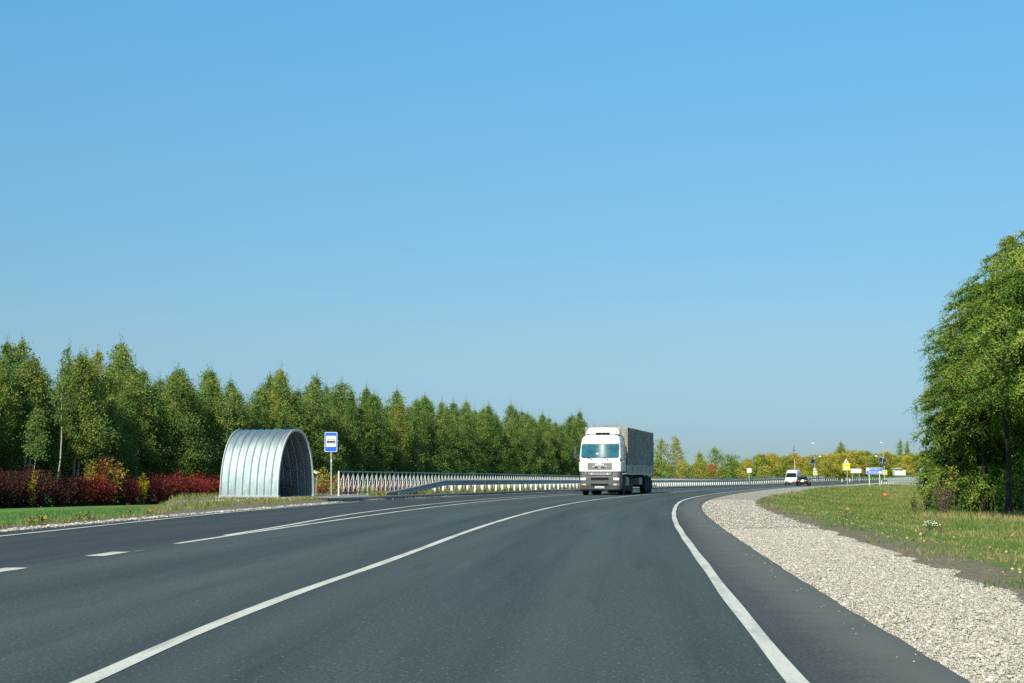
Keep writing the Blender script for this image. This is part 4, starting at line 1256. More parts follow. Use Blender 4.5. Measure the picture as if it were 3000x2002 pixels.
def kiosk():
    Y = 440; k = Y / 4700
    p = at(2634, 1393.3, Y); t = thing('roadside_kiosk', 'small white kiosk of two joined boxes on the rise beyond the green strip', 'kiosk', p, R(6))
    a = MB(); a.rbox((-9.0 * k, 0, 10 * k), (14.5 * k, 1.8, 20 * k), .03); b = a.build('tall_cabin', M_WHITE, t)
    r_ = MB(); r_.box((-7.5 * k, -.2, 20.6 * k), (21 * k, 2.6, 1.2 * k)); r_.build('roof', M_SWHITE, b)
    s = MB(); s.box((-10.2 * k, -.93, 15.2 * k), (9.5 * k, .04, 3.0 * k)); sp = s.build('sign_panel', mat('kiosk_sign', (.32, .34, .45), .5), b)
    c = MB(); c.rbox((8.3 * k, .1, 7.6 * k), (17.5 * k, 1.7, 15.2 * k), .03); d = c.build('low_cabin', M_WHITE, t)
    r2 = MB(); r2.box((8.3 * k, .1, 15.5 * k), (18.2 * k, 1.9, .7 * k)); r2.build('roof', M_SWHITE, d)
    e = MB(); e.box((7.4 * k, -.76, 5.4 * k), (.8 * k, .03, 8.5 * k)); e.build('door_gap', M_SEAM, d)
    g = MB(); g.box((0, .0, -.25), (36 * k, 2.6, .5)); g.build('base', M_CONC, t)


def utility_pole():
    Y = 380; k = Y / 4700
    p = at(2330, 1402, Y); t = thing('utility_pole', 'tall pale utility pole with a dark top and crossarm rising behind the van', 'utility pole', p)
    MB().tube([(0, 0, -1), (-1.2 * k, 0, 40 * k), (-1.6 * k, 0, 58 * k)], [.14, .11, .10], 8).build('pole', worn('pale_pole', (.45, .43, .36), (.3, .28, .24)), t)
    dk = MB(); dk.tube([(-1.6 * k, 0, 57 * k), (-3.0 * k, 0, 93.5 * k)], [.085, .05], 8)
    u = dk.build('pole_top', worn('dark_wood', (.06, .065, .07), (.1, .1, .1)), t)
    ca = MB(); ca.bar((-5.6 * k, 0, 81.5 * k), (1.0 * k, 0, 81.0 * k), .07)
    ca.build('crossarm', M_MIRROR, u)
    for px in (-5.4, .8, -3.0): MB().rbox((px * k, 0, (82.2 if px != -3.0 else 94) * k), (.16, .16, .26), .05).build('insulator', M_MIRROR, u)


def delineators():
    first = None
    for px, lab in ((2467, 'white delineator post left of the junction sign pole'), (2489.6, 'white delineator post right of the junction sign pole')):
        p = at(px, 1411.2, 330)
        if first is None:
            m = MB(); m.loft([rrect(.075, .06, -.2, .03), rrect(.075, .06, .52, .03), rrect(.055, .03, .56, .02)])
            first = m.build('delineator_post', M_SWHITE); o = first
        else: o = first.copy(); SC.collection.objects.link(o)
        o.location = p; tag(o, lab, 'marker post', 'delineator posts at the junction')


warn(); right_lamp(); left_lamp(); direction_sign(); backs(); kiosk(); utility_pole(); delineators()
# side road railing beyond the crossing
A0 = at(2593, 1416.5, 300); A1 = at(2722, 1419, 190)
nn = 73
ss = np.linspace(1, 0, nn)
Ps = np.stack([A0.x + (A1.x - A0.x) * ss, A0.y + (A1.y - A0.y) * ss], -1)
zs_ = A0.z + (A1.z - A0.z) * ss
truss_fence(Ps[::1], zs_, 'pedestrian_fence', 'short latticed railing in front of the white kiosk running behind the right hand tree', ml=M_GALVD)
Pq = np.stack([np.linspace(at(2556, 0, 286).x, at(2590, 0, 298).x, 6), np.linspace(286, 298, 6)], -1)
guardrail(Pq, Hs(Pq[:, 1]) - .02, np.full(6, .62), 'guardrail', 'short guardrail piece behind the blue direction sign', refl=False)
# ------------------------------------------------------------------ vegetation
def leafmat(name, stops, trans=.4, var=.10, rough=.6):
    m = bpy.data.materials.new(name); m.use_nodes = True; nt = m.node_tree
    p = nt.nodes['Principled BSDF']; q = N(m)
    oi = q.n('ShaderNodeObjectInfo')
    f = q.math('ADD', q.attr('tint'), q.math('MULTIPLY', q.math('SUBTRACT', oi.outputs['Random'], .5), var * 2))
    c = q.ramp(f, stops)
    q.base(c); p.inputs['Roughness'].default_value = rough; p.inputs['Specular IOR Level'].default_value = .25
    tr = q.n('ShaderNodeBsdfTranslucent'); q.l(c, tr.inputs['Color'])
    mx = q.n('ShaderNodeMixShader', Fac=trans)
    q.l(p.outputs[0], mx.inputs[1]); q.l(tr.outputs[0], mx.inputs[2])
    q.l(mx.outputs[0], nt.nodes['Material Output'].inputs['Surface'])
    return m


DG, MG, LG, YG, YE, OR = (.070, .150, .034), (.160, .265, .060), (.270, .350, .085), (.38, .39, .085), (.42, .33, .045), (.40, .20, .05)
L_BELT = leafmat('belt_leaves', [(0, DG), (.3, (.105, .200, .045)), (.6, MG), (.82, LG), (.97, YG)], .40)
L_BELTY = leafmat('belt_leaves_yellowing', [(0, (.09, .15, .034)), (.3, MG), (.6, (.24, .29, .055)), (.85, YG), (1, (.40, .31, .045))], .35)
L_ELM = leafmat('elm_leaves', [(0, (.050, .118, .018)), (.35, (.120, .232, .034)), (.65, (.225, .325, .052)), (1, (.36, .41, .078))], .30)
L_YEL = leafmat('autumn_leaves', [(0, (.16, .21, .04)), (.35, (.32, .34, .058)), (.65, (.48, .45, .075)), (.9, (.58, .45, .075)), (1, (.55, .34, .07))], .4, .25)
L_YGR = leafmat('turning_leaves', [(0, (.10, .18, .036)), (.35, (.23, .30, .054)), (.65, (.38, .40, .068)), (1, (.52, .44, .075))], .4, .25)
L_RED = leafmat('red_shrub_leaves', [(0, (.075, .015, .018)), (.35, (.165, .024, .020)), (.7, (.285, .034, .028)), (1, (.40, .075, .04))], .35, .12)
L_MAR = leafmat('shaded_maroon_leaves', [(0, (.022, .012, .010)), (.4, (.052, .016, .014)), (.75, (.095, .022, .018)), (.93, (.15, .030, .024)), (1, (.09, .10, .03))], .3, .12)  # maroon foliage with the shade of the belt put into its colour
L_SCAR = leafmat('scarlet_leaves', [(0, (.16, .22, .04)), (.42, (.34, .38, .06)), (.54, (.48, .24, .06)), (.72, (.60, .12, .06)), (1, (.58, .16, .08))], .4, .05)
L_GOLD = leafmat('golden_leaves', [(0, (.20, .21, .02)), (.4, (.48, .40, .02)), (.75, (.64, .48, .02)), (1, (.62, .38, .03))], .4, .05)
L_GRASS = leafmat('grass_blades', [(0, (.065, .150, .026)), (.30, (.120, .230, .045)), (.5, (.205, .270, .065)), (.7, (.32, .28, .10)), (1, (.44, .37, .18))], .35, 0)
L_CROP = leafmat('crop_blades', [(0, (.080, .18, .042)), (.5, (.115, .235, .065)), (1, (.165, .28, .09))], .35, 0)
L_DRY = leafmat('dry_stems', [(0, (.11, .085, .04)), (.5, (.20, .155, .075)), (1, (.33, .27, .14))], .3, 0)
L_FALL = leafmat('fallen_leaf', [(0, (.34, .25, .10)), (.5, (.50, .42, .20)), (1, (.60, .52, .30))], .2, 0)
M_BARK = worn('bark', (.055, .048, .038), (.10, .095, .08), .9, 0, .7, 6)
M_BIRCH = mat('birch_bark', (.5, .49, .45), .8, spec=.2); _q = N(M_BIRCH)
_q.base(_q.ramp(_q.noise(_q.map(_q.coord(), (1.5, 1.5, 5)), 2.4, 4, .7), [(.35, (.07, .065, .055)), (.48, (.36, .35, .31)), (.7, (.55, .54, .49))]))


def leaves(C, size, up=.3, asp=.55, r=rng, out=None):
    """diamond leaves at centres C (n,3)"""
    n = len(C); size = np.broadcast_to(size, (n,))
    a = r.normal(size=(n, 3)); a[:, 2] -= .25; a /= np.linalg.norm(a, axis=1)[:, None]
    nn = r.normal(size=(n, 3)); nn[:, 2] += up
    if out is not None: nn = nn + out
    b = np.cross(a, nn); b /= np.linalg.norm(b, axis=1)[:, None] + 1e-9
    a = a * (size / 2)[:, None]; b = b * (size * asp / 2)[:, None]
    V = np.stack([C - a, C + b - a * .1, C + a, C - b - a * .1], 1).reshape(-1, 3)
    return V, np.arange(4 * n).reshape(n, 4)


def profile(t, pw=.8, lo=.16):
    return np.clip(t / lo, 0, 1)**.6 * np.clip((1 - t) * 1.18, 0, 1)**pw


def tree_arrays(seed, H_, Rr, base, nl=70, per=64, leaf=.22, pw=.8, droop=.25, asc=.5, sig=.20, lo=.16, bend=.03, spiky=1.0, tvar=.2, tip=.85, tk=.0105):
    """limbs round a trunk, a clump trail of leaves on each -> trunk MB, leaf verts, faces, tints"""
    r = np.random.default_rng(seed)
    T = MB(); ks = np.linspace(0, 1, 8); ph = r.uniform(0, 6.28)
    tx = lambda t: np.stack([bend * H_ * np.sin(2.2 * t + ph) * t + 0 * t, bend * H_ * np.cos(1.7 * t + ph) * t, t * H_], -1)
    rad = tk * H_ * (1 - ks * .93)
    T.tube([Vector(q) for q in tx(ks)], list(rad), 7)
    Cs, Ti, Sz = [], [], []
    for i in range(nl):
        t = base + (1 - base) * ((i + r.uniform(0, 1)) / nl)**.92 * .985
        s = (t - base) / (1 - base)
        az = i * 2.399 + r.uniform(-.5, .5)
        lump = .80 + .34 * math.sin(2 * az + 9 * t + ph * 3) + .16 * math.sin(3 * az - 17 * t + ph)
        L = Rr * profile(np.array(s), pw, lo) * r.uniform(.72, 1.15) * lump * spiky + .10
        d = np.array([math.cos(az), math.sin(az), 0.])
        p0 = tx(np.array(t))
        m = max(6, int(per * (L / Rr + .12)))
        k = r.beta(2.0, 1.1, m)
        P = p0 + d * (k * L)[:, None]
        P[:, 2] += asc * L * k - droop * L * k**2 * 1.4
        sg = sig * (.55 + .6 * k)[:, None] * (.5 + .5 * min(L / Rr, 1))
        P = P + r.normal(size=(m, 3)) * sg * np.array([1, 1, .8])
        Cs.append(P); Ti.append(np.clip(.40 + .20 * r.normal() * tvar * 2.2 + .22 * s + .06 * r.normal(size=m), 0, 1)); Sz.append(leaf * r.uniform(.65, 1.3, m))
        if L > .5 and i % 2 == 0:
            e = p0 + d * L * .8; e[2] += asc * L * .8 - droop * L * .9
            mid = p0 + d * L * .4; mid[2] += asc * L * .4 - droop * L * .22
            T.tube([Vector(p0), Vector(mid), Vector(e)], [.0035 * H_ * (1 - t) + .012, .0022 * H_ * (1 - t) + .01, .006], 4, cap=False)
    m = int(per * .9 * tip) + 2; P = tx(np.array(1.0)) + r.normal(size=(m, 3)) * np.array([.09, .09, .45 * tip + .05]); P[:, 2] -= .1
    Cs.append(P); Ti.append(np.full(m, .62)); Sz.append(np.full(m, leaf * .6))
    C = np.concatenate(Cs); ax_ = tx(np.clip(C[:, 2] / H_, 0, 1)); o_ = C - ax_; o_[:, 2] = 0; o_ /= np.linalg.norm(o_, axis=1)[:, None] + .2
    V, Fq = leaves(C, np.concatenate(Sz), .9, r=r, out=o_ * .6)
    return T, V, Fq, np.concatenate(Ti)


def make_tree(name, label, cat, group, arrs, mleaf, mbark, loc=(0, 0, 0), crown='crown', trunk='trunk'):
    T, V, Fq, ti = arrs
    root = thing(name, label, cat, loc, 0, group)
    if T is not None: T.build(trunk, mbark, root, smooth=60)
    arr_mesh(crown, V, Fq, ti, mleaf, root)
    return root


def gz_(x, y): return float(terrain(np.array(x), np.array(y)))


# ---- the belt of trees on the left
def belt_pt(Y): return -37.5 + .235 * (Y - 105) + .00008 * (Y - 105)**2


G_BELT = 'trees of the dense belt on the left'
LAB_BELT = 'slender leafy green tree in the dense belt on the left'
LAB_YEL = 'slender yellowing tree in the dense green belt on the left'
LAB_BIR = 'white trunked birch in the dense green belt on the left'
protos = []
for k in range(6):
    a = tree_arrays(100 + k, 11.6, 2.55, .08 + .03 * (k % 3), nl=122, per=185, leaf=.165, pw=[.66, .56, .8][k % 3], asc=.5, droop=.25, sig=.33, tvar=.32)
    protos.append((a, 'leafy_tree', LAB_BELT, L_BELT, M_BARK if k % 2 else M_BIRCH))
for k in range(3):
    a = tree_arrays(200 + k, 11.4, 2.4, .30, nl=106, per=175, leaf=.165, pw=.72, asc=.5, droop=.35, sig=.33, tvar=.32)
    protos.append((a, 'yellowing_tree', LAB_YEL, L_BELTY, M_BIRCH))
for k in range(3):
    a = tree_arrays(300 + k, 11.8, 1.9, .40, nl=92, per=160, leaf=.16, pw=.72, asc=.6, droop=.45, sig=.30, bend=.05, tvar=.32)
    protos.append((a, 'birch_tree', LAB_BIR, L_BELT if k else L_BELTY, M_BIRCH))
firsts = [None] * len(protos)
r5 = np.random.default_rng(55)
cnt = 0
for row in range(3):
    Y = 88.0 + row * 1.3
    while Y < 335:
        x = belt_pt(Y) - row * 2.7 - r5.uniform(-.4, 1.0); y = Y + row * .5
        left = np.clip((170 - Y) / 50, 0, 1)
        if row == 2: k = int(r5.integers(0, 6))
        elif r5.uniform() < .35 * left + .08: k = int(r5.choice([6, 7, 8]))
        elif r5.uniform() < .75 * left + .05: k = int(r5.choice([9, 10, 11]))
        else: k = int(r5.integers(0, 6))
        px = 1500 + 4700 * x / y
        sc = r5.uniform(.74, 1.05) * (1.03 if row else .93)
        if r5.uniform() < .12: sc *= 1.10
        sc *= float(np.interp(Y, [90, 116, 145, 195, 245, 335], [1.07, 1.05, 1.05, 1.10, 1.10, 1.08]))
        if firsts[k] is None:
            q = protos[k]; o = make_tree(q[1], q[2], 'tree', G_BELT, q[0], q[3], q[4]); firsts[k] = o
            o.location = (x, y, gz_(x, y)); o.rotation_euler = (0, 0, r5.uniform(0, 6.28)); o.scale = (sc,) * 3
        else:
            o = dup(firsts[k], (x, y, gz_(x, y)), r5.uniform(0, 6.28), (sc * r5.uniform(.85, 1.22), sc * r5.uniform(.85, 1.22), sc))
        o.rotation_euler[0] = r5.uniform(-.06, .06); o.rotation_euler[1] = r5.uniform(-.07, .07)
        cnt += 1
        Y += r5.uniform(1.45, 2.6) * (1 + .2 * row) * (1.0 if Y > 130 else .95)
print('belt trees', cnt)

# two birches at the edge of the belt with bare leaning trunks
def edge_birch(px, pyb, px_top, py_top, Y, label, hcrown, seed, lean):
    p = at(px, pyb, Y); q = at(px_top, py_top, Y); p.z = gz_(p.x, Y)
    H_ = q.z - p.z
    a = tree_arrays(seed, H_, 1.2, .50, nl=46, per=70, tk=.0062, leaf=.16, pw=.7, asc=.5, droop=.6, sig=.22, bend=.01)
    T, V, Fq, ti = a
    sh = (q.x - p.x) / H_
    root = thing('birch_tree', label, 'tree', p, 0, None)
    T.v = [(x + sh * z + .25 * math.sin(z * .5), y, z) for x, y, z in T.v]
    V[:, 0] += sh * V[:, 2] + .25 * np.sin(V[:, 2] * .5)
    T.build('trunk', M_BIRCH, root, smooth=60); arr_mesh('crown', V, Fq, ti, L_BELT, root)


edge_birch(153, 1470, 205, 1015, 114.6, 'tall birch with a long pale trunk leaning right at the belt edge', 0, 401, 0)
edge_birch(76, 1478, 112, 1195, 110.8, 'short birch with a thin white trunk above the red shrubs', 0, 402, 0)

# ---- shrubs in front of the belt
def shrub_arrays(seed, w, h, n=1500, leaf=.15, tv=.16):
    r = np.random.default_rng(seed); Cs = []; Ti = []
    T = MB(); nb = 26
    for i in range(nb):
        az = r.uniform(0, 6.28); rr = math.sqrt(r.uniform(0, 1)) * w / 2; L = h * r.uniform(.72, 1.05) * (1 - .35 * (rr / (w / 2))**2)
        e = np.array([rr * math.cos(az), rr * math.sin(az), L]); b = e * np.array([.25, .25, 0])
        T.tube([Vector(b), Vector((b + e) / 2 + np.array([0, 0, .1])), Vector(e)], [.018, .012, .006], 4, cap=False)
        m = n // nb; k = r.beta(1.5, .8, m)
        P = b + (e - b) * k[:, None] + r.normal(size=(m, 3)) * np.array([.19, .19, .17]) * (w / 2)
        P[:, 2] = np.abs(P[:, 2]); Cs.append(P); Ti.append(np.clip(.45 + tv * r.normal() + .2 * (k - .5) + .12 * r.normal(size=m), 0, 1))
    C = np.concatenate(Cs); V, Fq = leaves(C, leaf * r.uniform(.7, 1.3, len(C)), r=r)
    return T, V, Fq, np.concatenate(Ti)


G_SH = 'shrubs in the row before the belt'
sk = [('red_shrub', 'bright red shrub in the row below the green trees', L_RED), ('shaded_maroon_shrub', 'maroon shrub with shade put into its leaf colour in the row below the green trees', L_MAR)]
sp = []
for nm, lb, ml in sk:
    for k in range(3): sp.append([shrub_arrays(500 + len(sp), 2.5, 2.35), nm, lb, ml, None])
sg = [[shrub_arrays(520 + k, 2.1, 1.9), 'yellow_green_shrub', 'olive green shrub among the red shrubs behind the railing', L_YGR, None] for k in range(2)]
Y = 100.0
while Y < 262:
    x = belt_pt(Y) + 3.6 + r5.uniform(-.3, .5); px = 1500 + 4700 * x / Y
    pool = sp[3:6] if px < 225 or r5.uniform() < .12 else sp[0:3]  # left end takes the leaves with painted shade, a few stand elsewhere
    if px > 1010 and r5.uniform() < .55: pool = sg
    elif px > 900 and px < 1010 and r5.uniform() < .5: pool = sg
    s_ = pool[int(r5.integers(0, len(pool)))]
    sc = r5.uniform(.88, 1.12) * (1.12 if px < 120 else 1.0) * (1 if px < 1000 else .85)
    loc = (x, Y, gz_(x, Y) - .05)
    if s_[4] is None:
        s_[4] = make_tree(s_[1], s_[2], 'shrub', G_SH, s_[0], s_[3], M_BARK, loc, 'foliage', 'stems'); o = s_[4]; o.scale = (sc,) * 3
    else: o = dup(s_[4], loc, r5.uniform(0, 6.28), sc)
    Y += r5.uniform(1.0, 1.5) * (1 if Y < 170 else 1.5)


def one_shrub(name, label, px, py_base, py_top, Y, w, ml, seed, leaf=.13, n=1500, cat='shrub'):
    p = at(px, py_base, Y); z = gz_(p.x, Y); h = at(px, py_top, Y).z - z
    return make_tree(name, label, cat, None, shrub_arrays(seed, w, h, n, leaf), ml, M_BARK, (p.x, Y, z), 'foliage', 'stems')


Yb = lambda px: float(np.interp(px, [1500 + 4700 * (belt_pt(y) + 3.6) / y for y in np.arange(90, 300, 1.)], np.arange(90, 300, 1.)))
one_shrub('golden_shrub', 'small golden yellow shrub in front of the bright red shrubs', 417, 1470, 1388, Yb(417) - 1.8, 1.1, L_GOLD, 601, n=1500)
one_shrub('golden_shrub', 'golden sapling at the foot of the short white birch', 92, 1478, 1376, Yb(92) - 1.0, 1.2, L_GOLD, 602, n=600)
one_shrub('scarlet_maple', 'small maple with orange and lime leaves rising over the red shrubs', 306, 1474, 1322, Yb(306) + .2, 3.0, L_SCAR, 603, .17, 3000, 'tree')
one_shrub('golden_shrub', 'yellow topped bush right of the yellow bin', 946, 1445, 1372, 92, 1.15, L_YGR, 604, .10, 1500)
one_shrub('red_shrub', 'low dark red bush between the yellow bin and the sign pole', 941, 1446, 1402, 90, .75, L_RED, 605, .08, 900)
one_shrub('golden_shrub', 'orange and yellow bush right of the sign pole', 985, 1445, 1388, 94, .85, L_YEL, 606, .10, 900)

# ---- the big trees on the right
def elm_arrays(seed, H_, Rr, base, nl, spl, leaf, rx=1.0, up=.55):
    """arching limbs carrying feathery sprays"""
    r = np.random.default_rng(seed); T = MB(); Cs = []; Ti = []; Sz = []
    T.tube([V3(0, 0, -.3), V3(.1, 0, H_ * .25), V3(-.1, .1, H_ * .6), V3(0, 0, H_ * .95)], [.010 * H_, .009 * H_, .006 * H_, .03], 9)
    for i in range(nl):
        t = base + (1 - base) * ((i + r.uniform()) / nl); s = (t - base) / (1 - base)
        L = Rr * (max(math.sin(math.pi * (.20 + .76 * s)), 0)**.6 * 1.0 + .08) * r.uniform(.62, 1.14)
        az = i * 2.399 + r.uniform(-.4, .4); d = np.array([math.cos(az) * rx, math.sin(az), 0])
        p0 = np.array([0, 0, t * H_ * .93]); ph = np.linspace(0, 1, 6)
        path = p0 + d * (ph * L)[:, None]; ul = r.uniform(.15, 1.1); path[:, 2] += ul * L * ph - (ul * .6 + .25) * L * ph**2.2
        T.tube([Vector(q) for q in path], list(.012 + (1 - ph) * .0045 * H_ * (1 - s * .6)), 5, cap=False)
        tl = .45 + .16 * r.normal()
        for j in range(spl):
            k = r.beta(2.2, 1.0); q = np.array([np.interp(k, ph, path[:, c]) for c in range(3)])
            dd = d * r.uniform(.2, .9) + r.normal(size=3) * .62; dd[2] = dd[2] * .85 + .10; dd /= np.linalg.norm(dd)
            sl = r.uniform(.45, 1.0) * (.55 + .08 * Rr); m = int(22 * sl / .7)
            u = np.linspace(0, 1, m)
            P = q + dd * (u * sl)[:, None]; P[:, 2] -= .50 * sl * u**2
            P = P + r.normal(size=(m, 3)) * .035
            Cs.append(P); Ti.append(np.clip(tl + .10 * r.normal() + .06 * r.normal(size=m), 0, 1)); Sz.append(leaf * (1.1 - .5 * u))
    C = np.concatenate(Cs); o_ = C * np.array([1, 1, 0]); o_ /= np.linalg.norm(o_, axis=1)[:, None] + .3
    V, Fq = leaves(C, np.concatenate(Sz), up=.9, asp=.5, r=r, out=o_)
    return T, V, Fq, np.concatenate(Ti)


G_R = None
M_ELMBARK = worn('elm_bark', (.022, .019, .015), (.045, .042, .035), .95, 0, .6, 6)


def big(name, label, px, Y, top_py, Rr, base, nl, spl, leaf, seed, ml, mb=M_ELMBARK, rx=1.0):
    p = at(px, 1500, Y); z = gz_(p.x, Y); H_ = at(px, top_py, Y).z - z
    return make_tree(name, label, 'tree', None, elm_arrays(seed, H_, Rr, base, nl, spl, leaf, rx), ml, mb, (p.x, Y, z))


big('elm_tree', 'broad dark green elm with feathery branches nearest the grass on the right', 2812, 76, 1030, 1.95, .05, 96, 34, .11, 701, L_ELM)
big('elm_tree', 'middle sized elm with a bare shaded foot between the broad one and the taller one', 2880, 73, 900, 2.5, .40, 96, 34, .115, 707, L_ELM)
big('elm_tree', 'taller green elm rising behind the broad one at the right edge', 2952, 70, 770, 3.0, .44, 122, 36, .115, 702, L_ELM)
big('elm_tree', 'dark elm at the very right edge with drooping lower branches', 3135, 62, 700, 4.0, .44, 160, 38, .12, 703, L_ELM)
big('birch_tree', 'tall birch with yellow drooping tips above the elms on the right', 2995, 82, 640, 2.2, .35, 96, 22, .14, 704, L_BELTY, M_BIRCH)
big('elm_tree', 'elm added behind the elms on the right to darken the gap', 2895, 78, 1100, 2.7, .02, 110, 30, .16, 705, L_ELM)  # this elm and the next are added as a dark backing
big('elm_tree', 'elm added far back at the right edge to deepen the shade', 3010, 74.5, 1050, 3.0, .02, 120, 30, .16, 706, L_ELM)
q_ = at(2797, 1460, 69); make_tree('golden_sapling', 'small golden leaved sapling in the dark under the right hand trees', 'tree', None, tree_arrays(711, at(2797, 1366, 69).z - gz_(q_.x, 69), .42, .52, nl=18, per=20, leaf=.085, pw=.6, sig=.08), L_YEL, M_BARK, (q_.x, 69, gz_(q_.x, 69)))
one_shrub('dry_bush', 'dry brown bush at the foot of the right hand elm', 2765, 1490, 1405, 73, 1.2, L_DRY, 712, .07, 900)
one_shrub('green_bush', 'leafy green bush at the left foot of the big elm', 2722, 1470, 1345, 77, 1.3, L_ELM, 714, .09, 2200)
one_shrub('dark_bush', 'small dark bush standing alone on the grass left of the elm', 2678, 1470, 1440, 78, .45, L_ELM, 715, .05, 420)
one_shrub('dark_bush', 'dark leafy undergrowth deep in the shade under the right hand trees', 2880, 1500, 1385, 74, 1.9, L_ELM, 717, .10, 2200)
one_shrub('dark_bush', 'dark leafy undergrowth at the right edge in the shade of the trees', 2965, 1500, 1375, 71.5, 1.9, L_ELM, 718, .10, 2200)

# ---- far trees beyond the bend
G_FAR = 'autumn trees beyond the bend'
fp = []
for k in range(4):
    fp.append([tree_arrays(800 + k, 8.0, 3.7, .04, nl=66, per=110, leaf=.36, pw=.36, asc=.35, droop=.2, sig=.5, lo=.08, tip=.15), L_YEL if k % 2 else L_YGR, None])
labs = {True: 'golden tree in the autumn wood beyond the bend', False: 'yellow green tree in the autumn wood beyond the bend'}
for row in range(3):
    X = 62.0 - row * 6
    while X < 150:
        Yr = 452 + row * 13 + (118 - X) * .25; x = X + r5.uniform(-1, 1); y = Yr + r5.uniform(-3, 3); px = 1500 + 4700 * x / y
        if px > 2150:
            tp = float(np.interp(px, [2150, 2200, 2260, 2330, 2400, 2470, 2560, 2640, 2720, 2900], [1352, 1342, 1328, 1330, 1334, 1318, 1324, 1330, 1324, 1322]))
            k = int(r5.integers(0, 4)); z = gz_(x, y)
            sc = (1.09 + (1394 - tp) * y / 4700 - z) / 8.0 * r5.uniform(.84, 1.03)
            f = fp[k]
            if f[2] is None:
                f[2] = make_tree('autumn_tree', labs[f[1] is L_YEL], 'tree', G_FAR, f[0], f[1], M_BARK, (x, y, z)); o = f[2]; o.scale = (sc,) * 3
            else: o = dup(f[2], (x, y, z), r5.uniform(0, 6.28), sc)
        X += r5.uniform(2.6, 4.2)


def far_tree(name, label, px, top, Y, Rr, ml, seed, base=.05, pw=.6, mb=M_BARK, leaf=.34, nl=60, per=70):
    p = at(px, 1400, Y); z = gz_(p.x, Y); H_ = at(px, top, Y).z - z
    return make_tree(name, label, 'tree', None, tree_arrays(seed, H_, Rr, base, nl=nl, per=per, leaf=leaf, pw=pw, asc=.5, droop=.25, sig=.30 + .05 * Rr, lo=.12), ml, mb, (p.x, Y, z))


far_tree('birch_tree', 'green and yellow birch just right of the trailer', 1938, 1288, 372, 2.9, L_YGR, 901, .05, .45)
far_tree('birch_tree', 'golden birch with a pale trunk second from the trailer', 1980, 1281, 376, 3.0, L_YEL, 902, .12, .5, M_BIRCH)
far_tree('leafy_tree', 'dark green round tree with a pointed top beyond the railing', 2095, 1315, 385, 3.4, L_ELM, 903, .04, .4)
far_tree('leafy_tree', 'dark green low round tree right of the pointed one', 2145, 1336, 375, 3.8, L_ELM, 904, .03, .35)
far_tree('scarlet_maple', 'small scarlet tree in front of the dark green trees', 2086, 1362, 352, 2.1, L_SCAR, 905, .03, .4, leaf=.26)
far_tree('leafy_tree', 'pale yellow green tree between the birches and the dark trees', 2048, 1328, 400, 2.6, L_YGR, 906, .04, .5)
far_tree('spruce_tree', 'dark cone shaped spruce standing above the golden wood', 2640, 1290, 500, 3.0, L_ELM, 907, .05, .8)
far_tree('spruce_tree', 'smaller dark cone shaped spruce left of the right hand elm', 2662, 1299, 500, 2.0, L_ELM, 908, .05, .8)
far_tree('leafy_tree', 'green tree rising highest over the golden wood', 2466, 1297, 480, 2.6, L_BELTY, 909, .05, .7)
fl = None
for i, (px, tp, rr, ml, nm) in enumerate([(1915, 1352, 2.0, L_YGR, 'o'), (1962, 1362, 2.2, L_YGR, ''), (1998, 1350, 2.0, L_YEL, ''), (2015, 1362, 2.3, L_YGR, ''), (2040, 1358, 2.2, L_YEL, ''), (2062, 1352, 2.2, L_YGR, ''),
                                          (2118, 1368, 1.8, L_YGR, ''), (2178, 1366, 2.2, L_YGR, ''), (2208, 1370, 2.4, L_YGR, ''), (2240, 1368, 2.4, L_YGR, ''), (2275, 1370, 2.4, L_YGR, ''), (1890, 1340, 2.6, L_ELM, ''), (1930, 1345, 2.4, L_ELM, '')]):
    Y = 350 + (i % 3) * 6; p = at(px, 1400, Y); z = gz_(p.x, Y); h = at(px, tp, Y).z - z
    make_tree('autumn_shrub', 'bushy autumn shrub close behind the latticed railing past the lorry', 'shrub', 'autumn shrubs behind the railing', tree_arrays(930 + i, h, rr, .03, nl=36, per=70, leaf=.32, pw=.36, sig=.4, lo=.08, tip=.1), ml, M_BARK, (p.x, Y, z), 'foliage', 'stems')

# ------------------------------------------------------------------ grass, stones, fallen leaves
def blades(P, h, w, lean=.35, r=rng):
    n = len(P); az = r.uniform(0, 6.28, n); d = np.stack([np.cos(az), np.sin(az), 0 * az], -1)
    ld = r.normal(size=(n, 3)) * lean; ld[:, 2] = 0
    tip = P + np.array([0, 0, 1.]) * h[:, None] + ld * h[:, None]
    V = np.stack([P - d * (w / 2)[:, None], P + d * (w / 2)[:, None], tip], 1).reshape(-1, 3)
    return V, np.arange(3 * n).reshape(n, 3)


def scatter(n, y0, y1, u0, u1, bias=1.0, r=rng):
    y = y0 + (y1 - y0) * r.uniform(0, 1, n)**bias; u = u0 + (u1 - u0) * r.uniform(0, 1, n)
    return road_x(y, u), y, u


def patchy(x, y, s=1.0): return wob(x, y, .8 * s, .4) + .7 * wob(x + 9, y - 4, 2.2 * s, 1.7)


rg = np.random.default_rng(77)
